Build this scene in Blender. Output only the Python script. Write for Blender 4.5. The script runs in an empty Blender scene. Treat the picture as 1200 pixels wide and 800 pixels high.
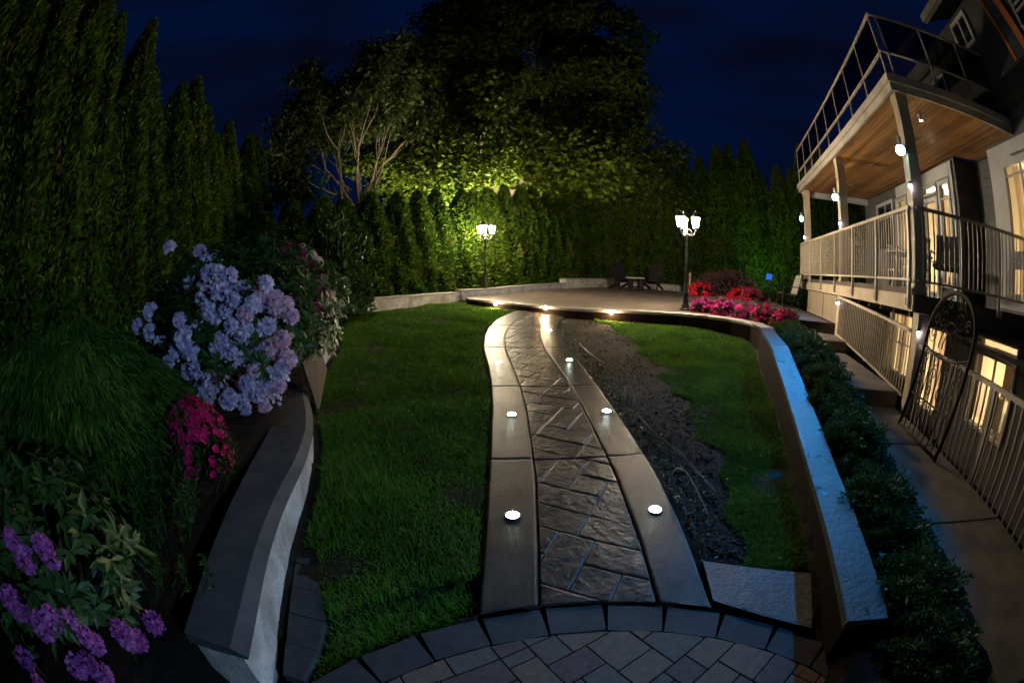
import bpy, math, random
import numpy as np
from mathutils import Vector, Matrix

SC = bpy.context.scene
COL = SC.collection
R = math.radians
rng = np.random.default_rng(7)
random.seed(7)

# ------------------------------------------------------------------ camera
EYE = 1.55
PITCH, ROLL = R(10.0), R(0.33)
cd = bpy.data.cameras.new('camera')
cam = bpy.data.objects.new('camera', cd)
COL.objects.link(cam)
cd.type = 'PANO'
for holder in (cd, getattr(cd, 'cycles', None)):       # a 15 mm full-frame fisheye
    if holder is None:
        continue
    for k, v in (('panorama_type', 'FISHEYE_EQUISOLID'), ('fisheye_lens', 15.0), ('fisheye_fov', R(205))):
        try:
            setattr(holder, k, v)
        except Exception:
            pass
cd.sensor_width = 36.0
cd.sensor_fit = 'HORIZONTAL'
cd.clip_start, cd.clip_end = 0.02, 2000
_c, _s = math.cos(ROLL), math.sin(ROLL)
_p, _q = math.cos(PITCH), math.sin(PITCH)
right = Vector((_c, _s * _q, _s * _p))
up = Vector((-_s, _c * _q, _c * _p))
fwd = Vector((0, _p, -_q))
m = Matrix.Identity(4)
for i in range(3):
    m[i][0], m[i][1], m[i][2] = right[i], up[i], -fwd[i]
m.translation = (0, 0, EYE)
cam.matrix_world = m
SC.camera = cam

# ------------------------------------------------------------------ night sky
w = bpy.data.worlds.new('World')
SC.world = w
w.use_nodes = True
nt = w.node_tree
nt.nodes.clear()
tc = nt.nodes.new('ShaderNodeTexCoord')
mp = nt.nodes.new('ShaderNodeMapping')
mp.inputs['Scale'].default_value = (1.2, 1.0, 4.0)
mp.inputs['Rotation'].default_value = (0.25, -0.3, 0.4)
nz = nt.nodes.new('ShaderNodeTexNoise')
nz.inputs['Scale'].default_value = 2.3
nz.inputs['Detail'].default_value = 3
cr = nt.nodes.new('ShaderNodeValToRGB')
cr.color_ramp.elements[0].position = 0.33
cr.color_ramp.elements[0].color = (0.0022, 0.0030, 0.0125, 1)
cr.color_ramp.elements[1].position = 0.62
cr.color_ramp.elements[1].color = (0.0007, 0.0058, 0.033, 1)
bg = nt.nodes.new('ShaderNodeBackground')
bg.inputs['Strength'].default_value = 1.0
ow = nt.nodes.new('ShaderNodeOutputWorld')
L = nt.links.new
L(tc.outputs['Generated'], mp.inputs['Vector'])
L(mp.outputs[0], nz.inputs['Vector'])
L(nz.outputs['Fac'], cr.inputs['Fac'])
L(cr.outputs['Color'], bg.inputs['Color'])
L(bg.outputs[0], ow.inputs['Surface'])

# ------------------------------------------------------------------ exposure, render
vs = SC.view_settings
vs.view_transform = 'Standard'
vs.look = 'None'
vs.exposure = -0.35
vs.gamma = 1.0
vs.use_curve_mapping = False
SC.render.engine = 'CYCLES'
cy = SC.cycles
cy.use_denoising = True
cy.max_bounces = 5
cy.diffuse_bounces = 3
cy.glossy_bounces = 3
cy.transmission_bounces = 4
cy.transparent_max_bounces = 8
cy.sample_clamp_indirect = 3.0
cy.caustics_reflective = False
cy.caustics_refractive = False

# ------------------------------------------------------------------ lamp levels
P_FLOOD = 1500.0        # the bluish floodlights on the porch columns
P_BACK = 1050.0         # the floodlight on the house wall, to the right behind the camera
E_LANTERN = 1250.0      # frosted glass of the lantern heads
E_FRONT = 1500.0       # the nearer lamp post is the brighter one
E_STEP = 1300.0
E_PATH = 320.0
E_WIN = 1.0

# ------------------------------------------------------------------ house frame
CX, CY = 5.06, 3.41
YAW = R(27.4)
dx_, dy_ = math.sin(YAW), math.cos(YAW)
ex_, ey_ = math.cos(YAW), -math.sin(YAW)
HROT = math.atan2(dy_, dx_)


def H(s, t, z=0.0):
    return (CX + dx_ * s + ex_ * t, CY + dy_ * s + ey_ * t, z)


def st_of(x, y):
    ax, ay = x - CX, y - CY
    return ax * dx_ + ay * dy_, ax * ex_ + ay * ey_


# ------------------------------------------------------------------ object helpers
def tag(o, label=None, cat=None, group=None, kind=None):
    if label: o['label'] = label
    if cat: o['category'] = cat
    if group: o['group'] = group
    if kind: o['kind'] = kind
    return o


def thing(name, loc, label, cat, group=None, rz=0.0):
    o = bpy.data.objects.new(name, None)
    o.empty_display_size = 0.1
    o.location = loc
    o.rotation_euler = (0, 0, rz)
    COL.objects.link(o)
    return tag(o, label, cat, group)


def np_mesh(name, V, F, mats, smooth=False, midx=None):
    """V (n,3); F list of (m,k) index arrays"""
    me = bpy.data.meshes.new(name)
    V = np.asarray(V, np.float32)
    if not isinstance(F, (list, tuple)):
        F = [F]
    F = [np.asarray(f, np.int32) for f in F if len(f)]
    me.vertices.add(len(V))
    me.vertices.foreach_set('co', V.ravel())
    loops = np.concatenate([f.ravel() for f in F])
    tot = np.concatenate([np.full(len(f), f.shape[1], np.int32) for f in F])
    start = np.concatenate([[0], np.cumsum(tot)[:-1]]).astype(np.int32)
    me.loops.add(len(loops))
    me.loops.foreach_set('vertex_index', loops)
    me.polygons.add(len(tot))
    me.polygons.foreach_set('loop_start', start)
    me.polygons.foreach_set('loop_total', tot)
    if midx is not None:
        me.polygons.foreach_set('material_index', np.asarray(midx, np.int32))
    if smooth:
        me.polygons.foreach_set('use_smooth', np.ones(len(tot), bool))
    me.update(calc_edges=True)
    me.validate()
    for mm in (mats if isinstance(mats, (list, tuple)) else [mats]):
        me.materials.append(mm)
    return me


def add(name, me, parent=None, loc=(0, 0, 0), rot=(0, 0, 0), scale=(1, 1, 1)):
    o = bpy.data.objects.new(name, me)
    o.location, o.rotation_euler, o.scale = loc, rot, scale
    COL.objects.link(o)
    if parent is not None:
        o.parent = parent
    return o


def copy_tree(o, parent=None):
    c = o.copy()
    COL.objects.link(c)
    c.parent = parent
    for ch in [k for k in bpy.data.objects if k.parent == o]:
        copy_tree(ch, c)
    return c


class MB:
    """collects boxes, tubes and lathes into one mesh"""
    def __init__(s):
        s.v, s.f, s.sm = [], [], []

    def _add(s, vs_, fs):
        b = len(s.v)
        s.v += [tuple(p) for p in vs_]
        s.f += [tuple(i + b for i in f) for f in fs]

    def box(s, x0, x1, y0, y1, z0, z1, bev=0.0):
        if bev <= 0:
            vs_ = [(x, y, z) for z in (z0, z1) for y in (y0, y1) for x in (x0, x1)]
            s._add(vs_, [(0, 2, 3, 1), (4, 5, 7, 6), (0, 1, 5, 4), (2, 6, 7, 3), (0, 4, 6, 2), (1, 3, 7, 5)])
        else:
            x0, x1 = min(x0, x1), max(x0, x1)
            y0, y1 = min(y0, y1), max(y0, y1)
            b = min(bev, (x1 - x0) / 2.01, (y1 - y0) / 2.01, (z1 - z0) / 2.01)
            rings = []
            for z, o in ((z0, b), (z0 + b, 0), (z1 - b, 0), (z1, b)):
                rings.append([(x0 + o + (b - o), y0 + o, z), (x1 - o - (b - o), y0 + o, z), (x1 - o, y0 + o + (b - o), z), (x1 - o, y1 - o - (b - o), z),
                              (x1 - o - (b - o), y1 - o, z), (x0 + o + (b - o), y1 - o, z), (x0 + o, y1 - o - (b - o), z), (x0 + o, y0 + o + (b - o), z)])
            vs_ = [p for r_ in rings for p in r_]
            fs = [tuple(range(7, -1, -1)), tuple(24 + i for i in range(8))]
            for k in range(3):
                for i in range(8):
                    j = (i + 1) % 8
                    fs.append((8 * k + i, 8 * k + j, 8 * k + 8 + j, 8 * k + 8 + i))
            s._add(vs_, fs)
        return s

    def hbox(s, s0, s1, t0, t1, z0, z1, bev=0.0):
        """box in house coordinates, local frame of an Empty turned by HROT at the corner"""
        return s.box(s0, s1, -t1, -t0, z0, z1, bev)

    def tube(s, pts, rad, n=8, cap=True):
        pts = [Vector(p) for p in pts]
        if not hasattr(rad, '__len__'):
            rad = [rad] * len(pts)
        b = len(s.v)
        ref = None
        for i, p in enumerate(pts):
            a = pts[max(0, i - 1)]
            c = pts[min(len(pts) - 1, i + 1)]
            d = (c - a).normalized() if (c - a).length > 1e-9 else Vector((0, 0, 1))
            if ref is None:
                ref = Vector((1, 0, 0)) if abs(d.x) < 0.8 else Vector((0, 1, 0))
            u = d.cross(ref).normalized()
            v = d.cross(u)
            ref = u.cross(d) if u.cross(d).length > 1e-6 else ref
            for k in range(n):
                a_ = 2 * math.pi * k / n
                q = p + (u * math.cos(a_) + v * math.sin(a_)) * rad[i]
                s.v.append(tuple(q))
        for i in range(len(pts) - 1):
            for k in range(n):
                j = (k + 1) % n
                s.f.append((b + i * n + k, b + i * n + j, b + (i + 1) * n + j, b + (i + 1) * n + k))
        if cap:
            s.f.append(tuple(b + k for k in range(n - 1, -1, -1)))
            s.f.append(tuple(b + (len(pts) - 1) * n + k for k in range(n)))
        return s

    def lathe(s, prof, n=16, cx=0, cy=0, ph=0.0):
        b = len(s.v)
        for r_, z in prof:
            for k in range(n):
                a = 2 * math.pi * k / n + ph
                s.v.append((cx + r_ * math.cos(a), cy + r_ * math.sin(a), z))
        for i in range(len(prof) - 1):
            for k in range(n):
                j = (k + 1) % n
                s.f.append((b + i * n + k, b + i * n + j, b + (i + 1) * n + j, b + (i + 1) * n + k))
        s.f.append(tuple(b + k for k in range(n - 1, -1, -1)))
        s.f.append(tuple(b + (len(prof) - 1) * n + k for k in range(n)))
        return s

    def prism(s, poly, z0, z1):
        """poly list of (x,y) or (x,y,ztop)"""
        n = len(poly)
        b = len(s.v)
        for p in poly:
            s.v.append((p[0], p[1], z0))
        for p in poly:
            s.v.append((p[0], p[1], p[2] if len(p) > 2 else z1))
        s.f.append(tuple(b + i for i in range(n - 1, -1, -1)))
        s.f.append(tuple(b + n + i for i in range(n)))
        for i in range(n):
            j = (i + 1) % n
            s.f.append((b + i, b + j, b + n + j, b + n + i))
        return s

    def quadsolid(s, a, b_, c, d, th):
        a, b_, c, d = map(Vector, (a, b_, c, d))
        nrm = (b_ - a).cross(d - a).normalized() * th
        s._add([a, b_, c, d, a - nrm, b_ - nrm, c - nrm, d - nrm],
               [(0, 1, 2, 3), (7, 6, 5, 4), (0, 4, 5, 1), (1, 5, 6, 2), (2, 6, 7, 3), (3, 7, 4, 0)])
        return s

    def ball(s, c, r_, n=10, sq=(1, 1, 1)):
        b = len(s.v)
        m_ = n // 2
        for i in range(1, m_):
            a = math.pi * i / m_
            for k in range(n):
                p = 2 * math.pi * k / n
                s.v.append((c[0] + r_ * sq[0] * math.sin(a) * math.cos(p), c[1] + r_ * sq[1] * math.sin(a) * math.sin(p), c[2] + r_ * sq[2] * math.cos(a)))
        s.v.append((c[0], c[1], c[2] + r_ * sq[2]))
        s.v.append((c[0], c[1], c[2] - r_ * sq[2]))
        t_, d_ = len(s.v) - 2, len(s.v) - 1
        for i in range(m_ - 2):
            for k in range(n):
                j = (k + 1) % n
                s.f.append((b + i * n + k, b + (i + 1) * n + k, b + (i + 1) * n + j, b + i * n + j))
        for k in range(n):
            j = (k + 1) % n
            s.f.append((t_, b + k, b + j))
            s.f.append((d_, b + (m_ - 2) * n + j, b + (m_ - 2) * n + k))
        return s

    def mesh(s, name, mat, smooth=False):
        me = bpy.data.meshes.new(name)
        me.from_pydata(s.v, [], s.f)
        me.update()
        for mm in (mat if isinstance(mat, (list, tuple)) else [mat]):
            me.materials.append(mm)
        if smooth:
            me.polygons.foreach_set('use_smooth', [True] * len(me.polygons))
        return me

    def build(s, name, mat, parent=None, smooth=False, **k):
        return add(name, s.mesh(name, mat, smooth), parent, **k)


# ------------------------------------------------------------------ materials
def _mat(name):
    mt = bpy.data.materials.new(name)
    mt.use_nodes = True
    n = mt.node_tree
    n.nodes.clear()
    out = n.nodes.new('ShaderNodeOutputMaterial')
    return mt, n, out


def surf(name, c0, c1=None, rough=0.6, scale=6.0, detail=6, bump=0.0, bscale=None, metal=0.0, coat=0.0, spec=0.5,
         stretch=(1, 1, 1), rvar=0.0, stain=None, stain_scale=1.2, bdist=0.01):
    mt, n, out = _mat(name)
    l = n.links.new
    p = n.nodes.new('ShaderNodeBsdfPrincipled')
    l(p.outputs[0], out.inputs['Surface'])
    p.inputs['Roughness'].default_value = rough
    p.inputs['Metallic'].default_value = metal
    p.inputs['Specular IOR Level'].default_value = spec
    p.inputs['Coat Weight'].default_value = coat
    p.inputs['Coat Roughness'].default_value = 0.25
    tcn = n.nodes.new('ShaderNodeTexCoord')
    mpn = n.nodes.new('ShaderNodeMapping')
    mpn.inputs['Scale'].default_value = stretch
    l(tcn.outputs['Object'], mpn.inputs['Vector'])
    nzn = n.nodes.new('ShaderNodeTexNoise')
    nzn.inputs['Scale'].default_value = scale
    nzn.inputs['Detail'].default_value = detail
    nzn.inputs['Roughness'].default_value = 0.65
    l(mpn.outputs[0], nzn.inputs['Vector'])
    crn = n.nodes.new('ShaderNodeValToRGB')
    crn.color_ramp.elements[0].position = 0.3
    crn.color_ramp.elements[1].position = 0.7
    crn.color_ramp.elements[0].color = (*c0, 1)
    crn.color_ramp.elements[1].color = (*(c1 or c0), 1)
    l(nzn.outputs['Fac'], crn.inputs['Fac'])
    col = crn.outputs['Color']
    if stain:
        n2 = n.nodes.new('ShaderNodeTexNoise')
        n2.inputs['Scale'].default_value = stain_scale
        n2.inputs['Detail'].default_value = 5
        l(mpn.outputs[0], n2.inputs['Vector'])
        r2 = n.nodes.new('ShaderNodeValToRGB')
        r2.color_ramp.elements[0].position = 0.45
        r2.color_ramp.elements[1].position = 0.68
        l(n2.outputs['Fac'], r2.inputs['Fac'])
        mx = n.nodes.new('ShaderNodeMixRGB')
        mx.inputs['Color2'].default_value = (*stain, 1)
        l(r2.outputs['Color'], mx.inputs['Fac'])
        l(col, mx.inputs['Color1'])
        col = mx.outputs['Color']
    l(col, p.inputs['Base Color'])
    if rvar:
        mr = n.nodes.new('ShaderNodeMapRange')
        mr.inputs['To Min'].default_value = max(0.05, rough - rvar)
        mr.inputs['To Max'].default_value = min(1, rough + rvar)
        l(nzn.outputs['Fac'], mr.inputs['Value'])
        l(mr.outputs[0], p.inputs['Roughness'])
    if bump:
        bn = n.nodes.new('ShaderNodeTexNoise')
        bn.inputs['Scale'].default_value = bscale or scale * 4
        bn.inputs['Detail'].default_value = 8
        bn.inputs['Roughness'].default_value = 0.7
        l(mpn.outputs[0], bn.inputs['Vector'])
        bu = n.nodes.new('ShaderNodeBump')
        bu.inputs['Strength'].default_value = bump
        bu.inputs['Distance'].default_value = bdist
        l(bn.outputs['Fac'], bu.inputs['Height'])
        l(bu.outputs[0], p.inputs['Normal'])
    return mt


def leafmat(name, c0, c1, rough=0.5, trans=0.3, scale=3.0, spec=0.3):
    """two greens in clumps, a touch of light passing through each leaf, every leaf face its own shade"""
    mt, n, out = _mat(name)
    l = n.links.new
    p = n.nodes.new('ShaderNodeBsdfPrincipled')
    p.inputs['Roughness'].default_value = rough
    p.inputs['Specular IOR Level'].default_value = spec
    tr = n.nodes.new('ShaderNodeBsdfTranslucent')
    mx = n.nodes.new('ShaderNodeMixShader')
    mx.inputs['Fac'].default_value = trans
    geo = n.nodes.new('ShaderNodeNewGeometry')
    tcn = n.nodes.new('ShaderNodeTexCoord')
    nzn = n.nodes.new('ShaderNodeTexNoise')
    nzn.inputs['Scale'].default_value = scale
    nzn.inputs['Detail'].default_value = 4
    l(tcn.outputs['Object'], nzn.inputs['Vector'])
    ad = n.nodes.new('ShaderNodeMath')
    ad.operation = 'MULTIPLY_ADD'
    ad.inputs[1].default_value = 0.55
    l(geo.outputs['Random Per Island'], ad.inputs[0])
    sb = n.nodes.new('ShaderNodeMath')
    sb.operation = 'SUBTRACT'
    sb.inputs[1].default_value = 0.41
    l(nzn.outputs['Fac'], sb.inputs[0])
    oi = n.nodes.new('ShaderNodeObjectInfo')
    om = n.nodes.new('ShaderNodeMath')
    om.operation = 'MULTIPLY_ADD'
    om.inputs[1].default_value = 0.28
    l(oi.outputs['Random'], om.inputs[0])
    l(sb.outputs[0], om.inputs[2])
    l(om.outputs[0], ad.inputs[2])
    crn = n.nodes.new('ShaderNodeValToRGB')
    crn.color_ramp.elements[0].position = 0.15
    crn.color_ramp.elements[1].position = 0.85
    crn.color_ramp.elements[0].color = (*c0, 1)
    crn.color_ramp.elements[1].color = (*c1, 1)
    l(ad.outputs[0], crn.inputs['Fac'])
    l(crn.outputs['Color'], p.inputs['Base Color'])
    l(crn.outputs['Color'], tr.inputs['Color'])
    l(p.outputs[0], mx.inputs[1])
    l(tr.outputs[0], mx.inputs[2])
    l(mx.outputs[0], out.inputs['Surface'])
    return mt


def emit(name, col, strength, noise=None, col2=None, stretch=(1, 1, 1)):
    mt, n, out = _mat(name)
    l = n.links.new
    e_ = n.nodes.new('ShaderNodeEmission')
    e_.inputs['Color'].default_value = (*col, 1)
    e_.inputs['Strength'].default_value = strength
    l(e_.outputs[0], out.inputs['Surface'])
    if noise:
        tcn = n.nodes.new('ShaderNodeTexCoord')
        mpn = n.nodes.new('ShaderNodeMapping')
        mpn.inputs['Scale'].default_value = stretch
        l(tcn.outputs['Object'], mpn.inputs['Vector'])
        nzn = n.nodes.new('ShaderNodeTexNoise')
        nzn.inputs['Scale'].default_value = noise
        nzn.inputs['Detail'].default_value = 3
        l(mpn.outputs[0], nzn.inputs['Vector'])
        crn = n.nodes.new('ShaderNodeValToRGB')
        crn.color_ramp.elements[0].position = 0.38
        crn.color_ramp.elements[1].position = 0.62
        crn.color_ramp.elements[0].color = (*(col2 or col), 1)
        crn.color_ramp.elements[1].color = (*col, 1)
        l(nzn.outputs['Fac'], crn.inputs['Fac'])
        l(crn.outputs['Color'], e_.inputs['Color'])
    return mt


def glassmat(name, tint=(0.55, 0.6, 0.65), gl=0.12):
    mt, n, out = _mat(name)
    l = n.links.new
    t = n.nodes.new('ShaderNodeBsdfTransparent')
    t.inputs['Color'].default_value = (*tint, 1)
    g = n.nodes.new('ShaderNodeBsdfGlossy')
    g.inputs['Roughness'].default_value = 0.05
    mx = n.nodes.new('ShaderNodeMixShader')
    lw = n.nodes.new('ShaderNodeLayerWeight')
    pw = n.nodes.new('ShaderNodeMath')
    pw.operation = 'POWER'
    pw.inputs[1].default_value = 4.0
    l(lw.outputs['Facing'], pw.inputs[0])
    fr = n.nodes.new('ShaderNodeMath')
    fr.operation = 'MULTIPLY_ADD'
    fr.inputs[1].default_value = 0.5
    fr.inputs[2].default_value = 0.04
    l(pw.outputs[0], fr.inputs[0])
    l(fr.outputs[0], mx.inputs['Fac'])
    l(t.outputs[0], mx.inputs[1])
    l(g.outputs[0], mx.inputs[2])
    l(mx.outputs[0], out.inputs['Surface'])
    return mt


M = {}
M['soil'] = surf('soil', (0.005, 0.0035, 0.0027), (0.017, 0.012, 0.008), rough=0.95, scale=9, bump=0.9, bscale=30, bdist=0.03, spec=0.2)
M['path_border'] = surf('path_border_concrete', (0.017, 0.018, 0.019), (0.044, 0.043, 0.041), rough=0.36, scale=6, bump=0.6, bscale=75, bdist=0.006, rvar=0.14, spec=0.12, stain=(0.026, 0.022, 0.019), stain_scale=5)
M['path_stamp'] = surf('stamped_concrete', (0.022, 0.017, 0.014), (0.062, 0.048, 0.04), rough=0.4, scale=8, bump=0.45, bscale=60, bdist=0.006, rvar=0.14, spec=0.2, stain=(0.022, 0.019, 0.018), stain_scale=5)
M['patio'] = surf('patio_concrete', (0.06, 0.047, 0.038), (0.2, 0.155, 0.125), rough=0.5, scale=6, bump=0.6, bscale=22, rvar=0.15, stain=(0.05, 0.04, 0.033), stain_scale=3.5)
M['patio_edge'] = surf('patio_edge_concrete', (0.2, 0.19, 0.18), (0.3, 0.29, 0.27), rough=0.5, scale=6, bump=0.2)
M['walkway'] = surf('walkway_concrete', (0.1, 0.082, 0.06), (0.22, 0.18, 0.135), rough=0.75, scale=4, bump=0.35, bscale=40, stain=(0.1, 0.085, 0.07), stain_scale=2.2)
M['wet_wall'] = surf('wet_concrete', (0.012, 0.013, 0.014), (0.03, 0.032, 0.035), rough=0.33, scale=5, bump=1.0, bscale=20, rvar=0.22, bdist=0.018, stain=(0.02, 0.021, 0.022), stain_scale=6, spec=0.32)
M['shadeface'] = surf('shade_dark_concrete', (0.005, 0.0035, 0.003), (0.012, 0.008, 0.006), rough=0.9, scale=5, bump=0.5, spec=0.08)  # face colour darkened to near black in place of shade
M['cap'] = surf('cap_stone', (0.026, 0.031, 0.038), (0.052, 0.06, 0.072), rough=0.75, spec=0.15, scale=5, bump=0.25, bscale=60, bdist=0.004, stain=(0.06, 0.064, 0.07), stain_scale=4)
M['split'] = surf('split_block', (0.32, 0.33, 0.33), (0.55, 0.55, 0.53), rough=0.85, spec=0.2, scale=11, bump=1.0, bscale=13, bdist=0.045, stain=(0.25, 0.24, 0.22), stain_scale=3)
M['backcap'] = surf('weathered_cap', (0.2, 0.19, 0.17), (0.32, 0.3, 0.27), rough=0.8, scale=6, bump=0.3)
M['paver_dark'] = surf('dark_paver', (0.024, 0.027, 0.031), (0.043, 0.047, 0.052), rough=0.8, spec=0.15, scale=20, bump=0.4, bscale=120, bdist=0.003, stain=(0.05, 0.052, 0.055), stain_scale=4)
M['paver_tan'] = surf('tan_paver', (0.095, 0.064, 0.048), (0.15, 0.105, 0.08), rough=0.85, spec=0.15, scale=25, bump=0.4, bscale=140, bdist=0.003)
M['paver_red'] = surf('red_paver', (0.07, 0.044, 0.042), (0.11, 0.073, 0.069), rough=0.85, spec=0.15, scale=25, bump=0.4, bscale=140, bdist=0.003)
M['paver_grey'] = surf('grey_paver', (0.07, 0.058, 0.05), (0.11, 0.093, 0.08), rough=0.85, spec=0.15, scale=25, bump=0.4, bscale=140, bdist=0.003)
M['grass'] = leafmat('grass_blades', (0.024, 0.085, 0.005), (0.095, 0.235, 0.015), rough=0.6, trans=0.35, scale=2.5, spec=0.12)
M['drygrass'] = leafmat('dry_grass', (0.06, 0.05, 0.02), (0.2, 0.16, 0.07), rough=0.7, trans=0.3, scale=3, spec=0.1)
M['cedar'] = leafmat('cedar_sprays', (0.012, 0.043, 0.004), (0.09, 0.15, 0.012), rough=0.6, trans=0.25, scale=5, spec=0.15)
M['core'] = surf('shade_core', (0.006, 0.006, 0.003), (0.012, 0.012, 0.006), rough=1.0, scale=8, spec=0.0)  # near-black colour stands in for shade inside the foliage
M['bark'] = surf('bark', (0.05, 0.037, 0.026), (0.12, 0.09, 0.065), rough=0.9, scale=12, bump=0.8, stretch=(1, 1, 0.2))
M['maple'] = leafmat('maple_leaves', (0.022, 0.055, 0.006), (0.12, 0.17, 0.018), rough=0.6, trans=0.35, scale=1.2, spec=0.1)
M['smallleaf'] = leafmat('tree_leaves', (0.025, 0.05, 0.01), (0.12, 0.16, 0.035), rough=0.5, trans=0.3, scale=2)
M['laurel'] = leafmat('glossy_leaves', (0.008, 0.028, 0.006), (0.04, 0.085, 0.018), rough=0.45, trans=0.2, scale=3, spec=0.2)
M['rholeaf'] = leafmat('rhododendron_leaves', (0.01, 0.035, 0.008), (0.045, 0.09, 0.022), rough=0.42, trans=0.2, scale=5, spec=0.25)
M['box'] = leafmat('boxwood_leaves', (0.015, 0.045, 0.012), (0.06, 0.105, 0.022), rough=0.5, trans=0.2, scale=6, spec=0.15)
M['thread'] = leafmat('thread_cypress', (0.02, 0.065, 0.008), (0.075, 0.16, 0.02), rough=0.55, trans=0.25, scale=4, spec=0.2)
M['purpleleaf'] = leafmat('purple_maple_leaves', (0.05, 0.025, 0.035), (0.14, 0.075, 0.09), rough=0.5, trans=0.2, scale=4)
M['lav'] = leafmat('lavender_petals', (0.36, 0.28, 0.56), (0.82, 0.74, 0.9), rough=0.7, trans=0.25, scale=9, spec=0.1)
M['pink'] = leafmat('pale_pink_petals', (0.5, 0.28, 0.46), (0.82, 0.6, 0.74), rough=0.7, trans=0.25, scale=9, spec=0.1)
M['mag'] = leafmat('magenta_petals', (0.42, 0.015, 0.2), (0.6, 0.05, 0.36), rough=0.7, trans=0.25, scale=9, spec=0.1)
M['red'] = leafmat('red_petals', (0.5, 0.012, 0.03), (0.72, 0.03, 0.06), rough=0.7, trans=0.25, scale=9, spec=0.1)
M['crim'] = leafmat('crimson_petals', (0.42, 0.008, 0.07), (0.6, 0.02, 0.16), rough=0.7, trans=0.25, scale=9, spec=0.1)
M['violet'] = leafmat('violet_petals', (0.13, 0.015, 0.15), (0.48, 0.15, 0.46), rough=0.7, trans=0.25, scale=9, spec=0.1)
M['cream'] = leafmat('cream_petals', (0.6, 0.45, 0.36), (0.72, 0.6, 0.5), rough=0.7, trans=0.25, scale=9, spec=0.1)
M['black'] = surf('black_metal', (0.012, 0.012, 0.013), (0.02, 0.02, 0.022), rough=0.4, scale=20, metal=0.2)
M['iron'] = surf('rusty_iron', (0.015, 0.012, 0.010), (0.04, 0.027, 0.02), rough=0.7, scale=14, bump=0.2, spec=0.2)
M['darkwood'] = surf('dark_painted_wood', (0.009, 0.008, 0.011), (0.018, 0.016, 0.02), rough=0.65, spec=0.15, scale=8, stretch=(1, 1, 0.3))
M['tabletop'] = surf('pale_table_top', (0.45, 0.43, 0.38), (0.6, 0.57, 0.5), rough=0.5, scale=8)
M['beige'] = surf('beige_paint', (0.4, 0.33, 0.24), (0.48, 0.41, 0.31), rough=0.45, scale=5, stain=(0.34, 0.28, 0.2), stain_scale=1.5)
M['trim'] = surf('pale_trim_paint', (0.36, 0.38, 0.4), (0.44, 0.46, 0.48), rough=0.5, scale=4)
M['fascia'] = surf('fascia_paint', (0.42, 0.38, 0.32), (0.55, 0.5, 0.43), rough=0.5, scale=3, stain=(0.33, 0.3, 0.25), stain_scale=2)
M['siding'] = surf('grey_siding', (0.07, 0.078, 0.088), (0.1, 0.108, 0.12), rough=0.6, scale=5, bump=0.15)
M['darkwall'] = surf('dark_wall', (0.045, 0.043, 0.042), (0.075, 0.072, 0.07), rough=0.8, scale=3, bump=0.2)
M['soffit'] = leafmat('cedar_soffit', (0.07, 0.03, 0.012), (0.36, 0.19, 0.075), rough=0.45, trans=0.0, scale=1.5)
M['plank'] = surf('weathered_plank', (0.2, 0.16, 0.11), (0.36, 0.3, 0.22), rough=0.8, scale=7, stretch=(4, 4, 0.4), bump=0.3)
M['board'] = surf('old_brown_board', (0.018, 0.011, 0.008), (0.045, 0.028, 0.02), rough=0.85, scale=6, stretch=(1, 5, 1), bump=0.3)
M['deckboard'] = surf('dark_deck_boards', (0.05, 0.04, 0.032), (0.11, 0.09, 0.07), rough=0.8, scale=7, bump=0.3)
M['roof'] = surf('dark_shingles', (0.02, 0.02, 0.02), (0.04, 0.04, 0.04), rough=0.9, scale=12, bump=0.6)
M['orangelit'] = surf('orange_lit_trim', (0.5, 0.15, 0.03), (0.62, 0.2, 0.05), rough=0.5, scale=4)  # orange colour carries the light falling on the trim
M['railmetal'] = surf('tan_railing_paint', (0.42, 0.37, 0.29), (0.5, 0.45, 0.36), rough=0.4, scale=6)
M['greyrail'] = surf('grey_brown_railing_paint', (0.24, 0.21, 0.18), (0.32, 0.29, 0.25), rough=0.4, scale=6)
M['stone'] = surf('blue_grey_stone', (0.16, 0.17, 0.18), (0.3, 0.31, 0.32), rough=0.8, scale=6, bump=0.6)
M['fabric'] = surf('sling_fabric', (0.3, 0.29, 0.23), (0.38, 0.36, 0.29), rough=0.8, scale=30, bump=0.2)
M['greyfabric'] = surf('grey_cushion', (0.09, 0.09, 0.095), (0.14, 0.14, 0.145), rough=0.9, scale=18, bump=0.3)
M['hose'] = surf('drip_hose', (0.05, 0.06, 0.055), (0.09, 0.1, 0.095), rough=0.4, scale=20)
M['post'] = surf('post_wood', (0.22, 0.14, 0.09), (0.34, 0.24, 0.16), rough=0.8, scale=8)
M['glass'] = glassmat('balcony_glass', (0.32, 0.35, 0.38))
M['clearglass'] = glassmat('window_glass', (0.93, 0.94, 0.92))
M['lantern'] = emit('lantern_glass', (1.0, 0.80, 0.52), E_LANTERN)
M['lantern_near'] = emit('lantern_glass_near', (1.0, 0.80, 0.55), E_FRONT)
M['steplens'] = emit('step_light_lens', (1.0, 0.66, 0.33), E_STEP)
M['pathlens'] = emit('path_light_lens', (0.86, 1.0, 0.86), E_PATH)
M['floodlens'] = emit('flood_lens', (0.36, 0.86, 1.0), 60.0)
M['bulb'] = emit('violet_white_bulb', (0.78, 0.72, 1.0), 95.0)
M['window_warm'] = emit('lit_window', (1.0, 0.72, 0.36), E_WIN, noise=2.2, col2=(0.75, 0.42, 0.14), stretch=(3.5, 3.5, 0.6))
M['window_door'] = emit('lit_door_glass', (1.0, 0.74, 0.46), E_WIN * 1.2, noise=2.6, col2=(0.85, 0.42, 0.22), stretch=(4, 4, 0.7))
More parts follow.
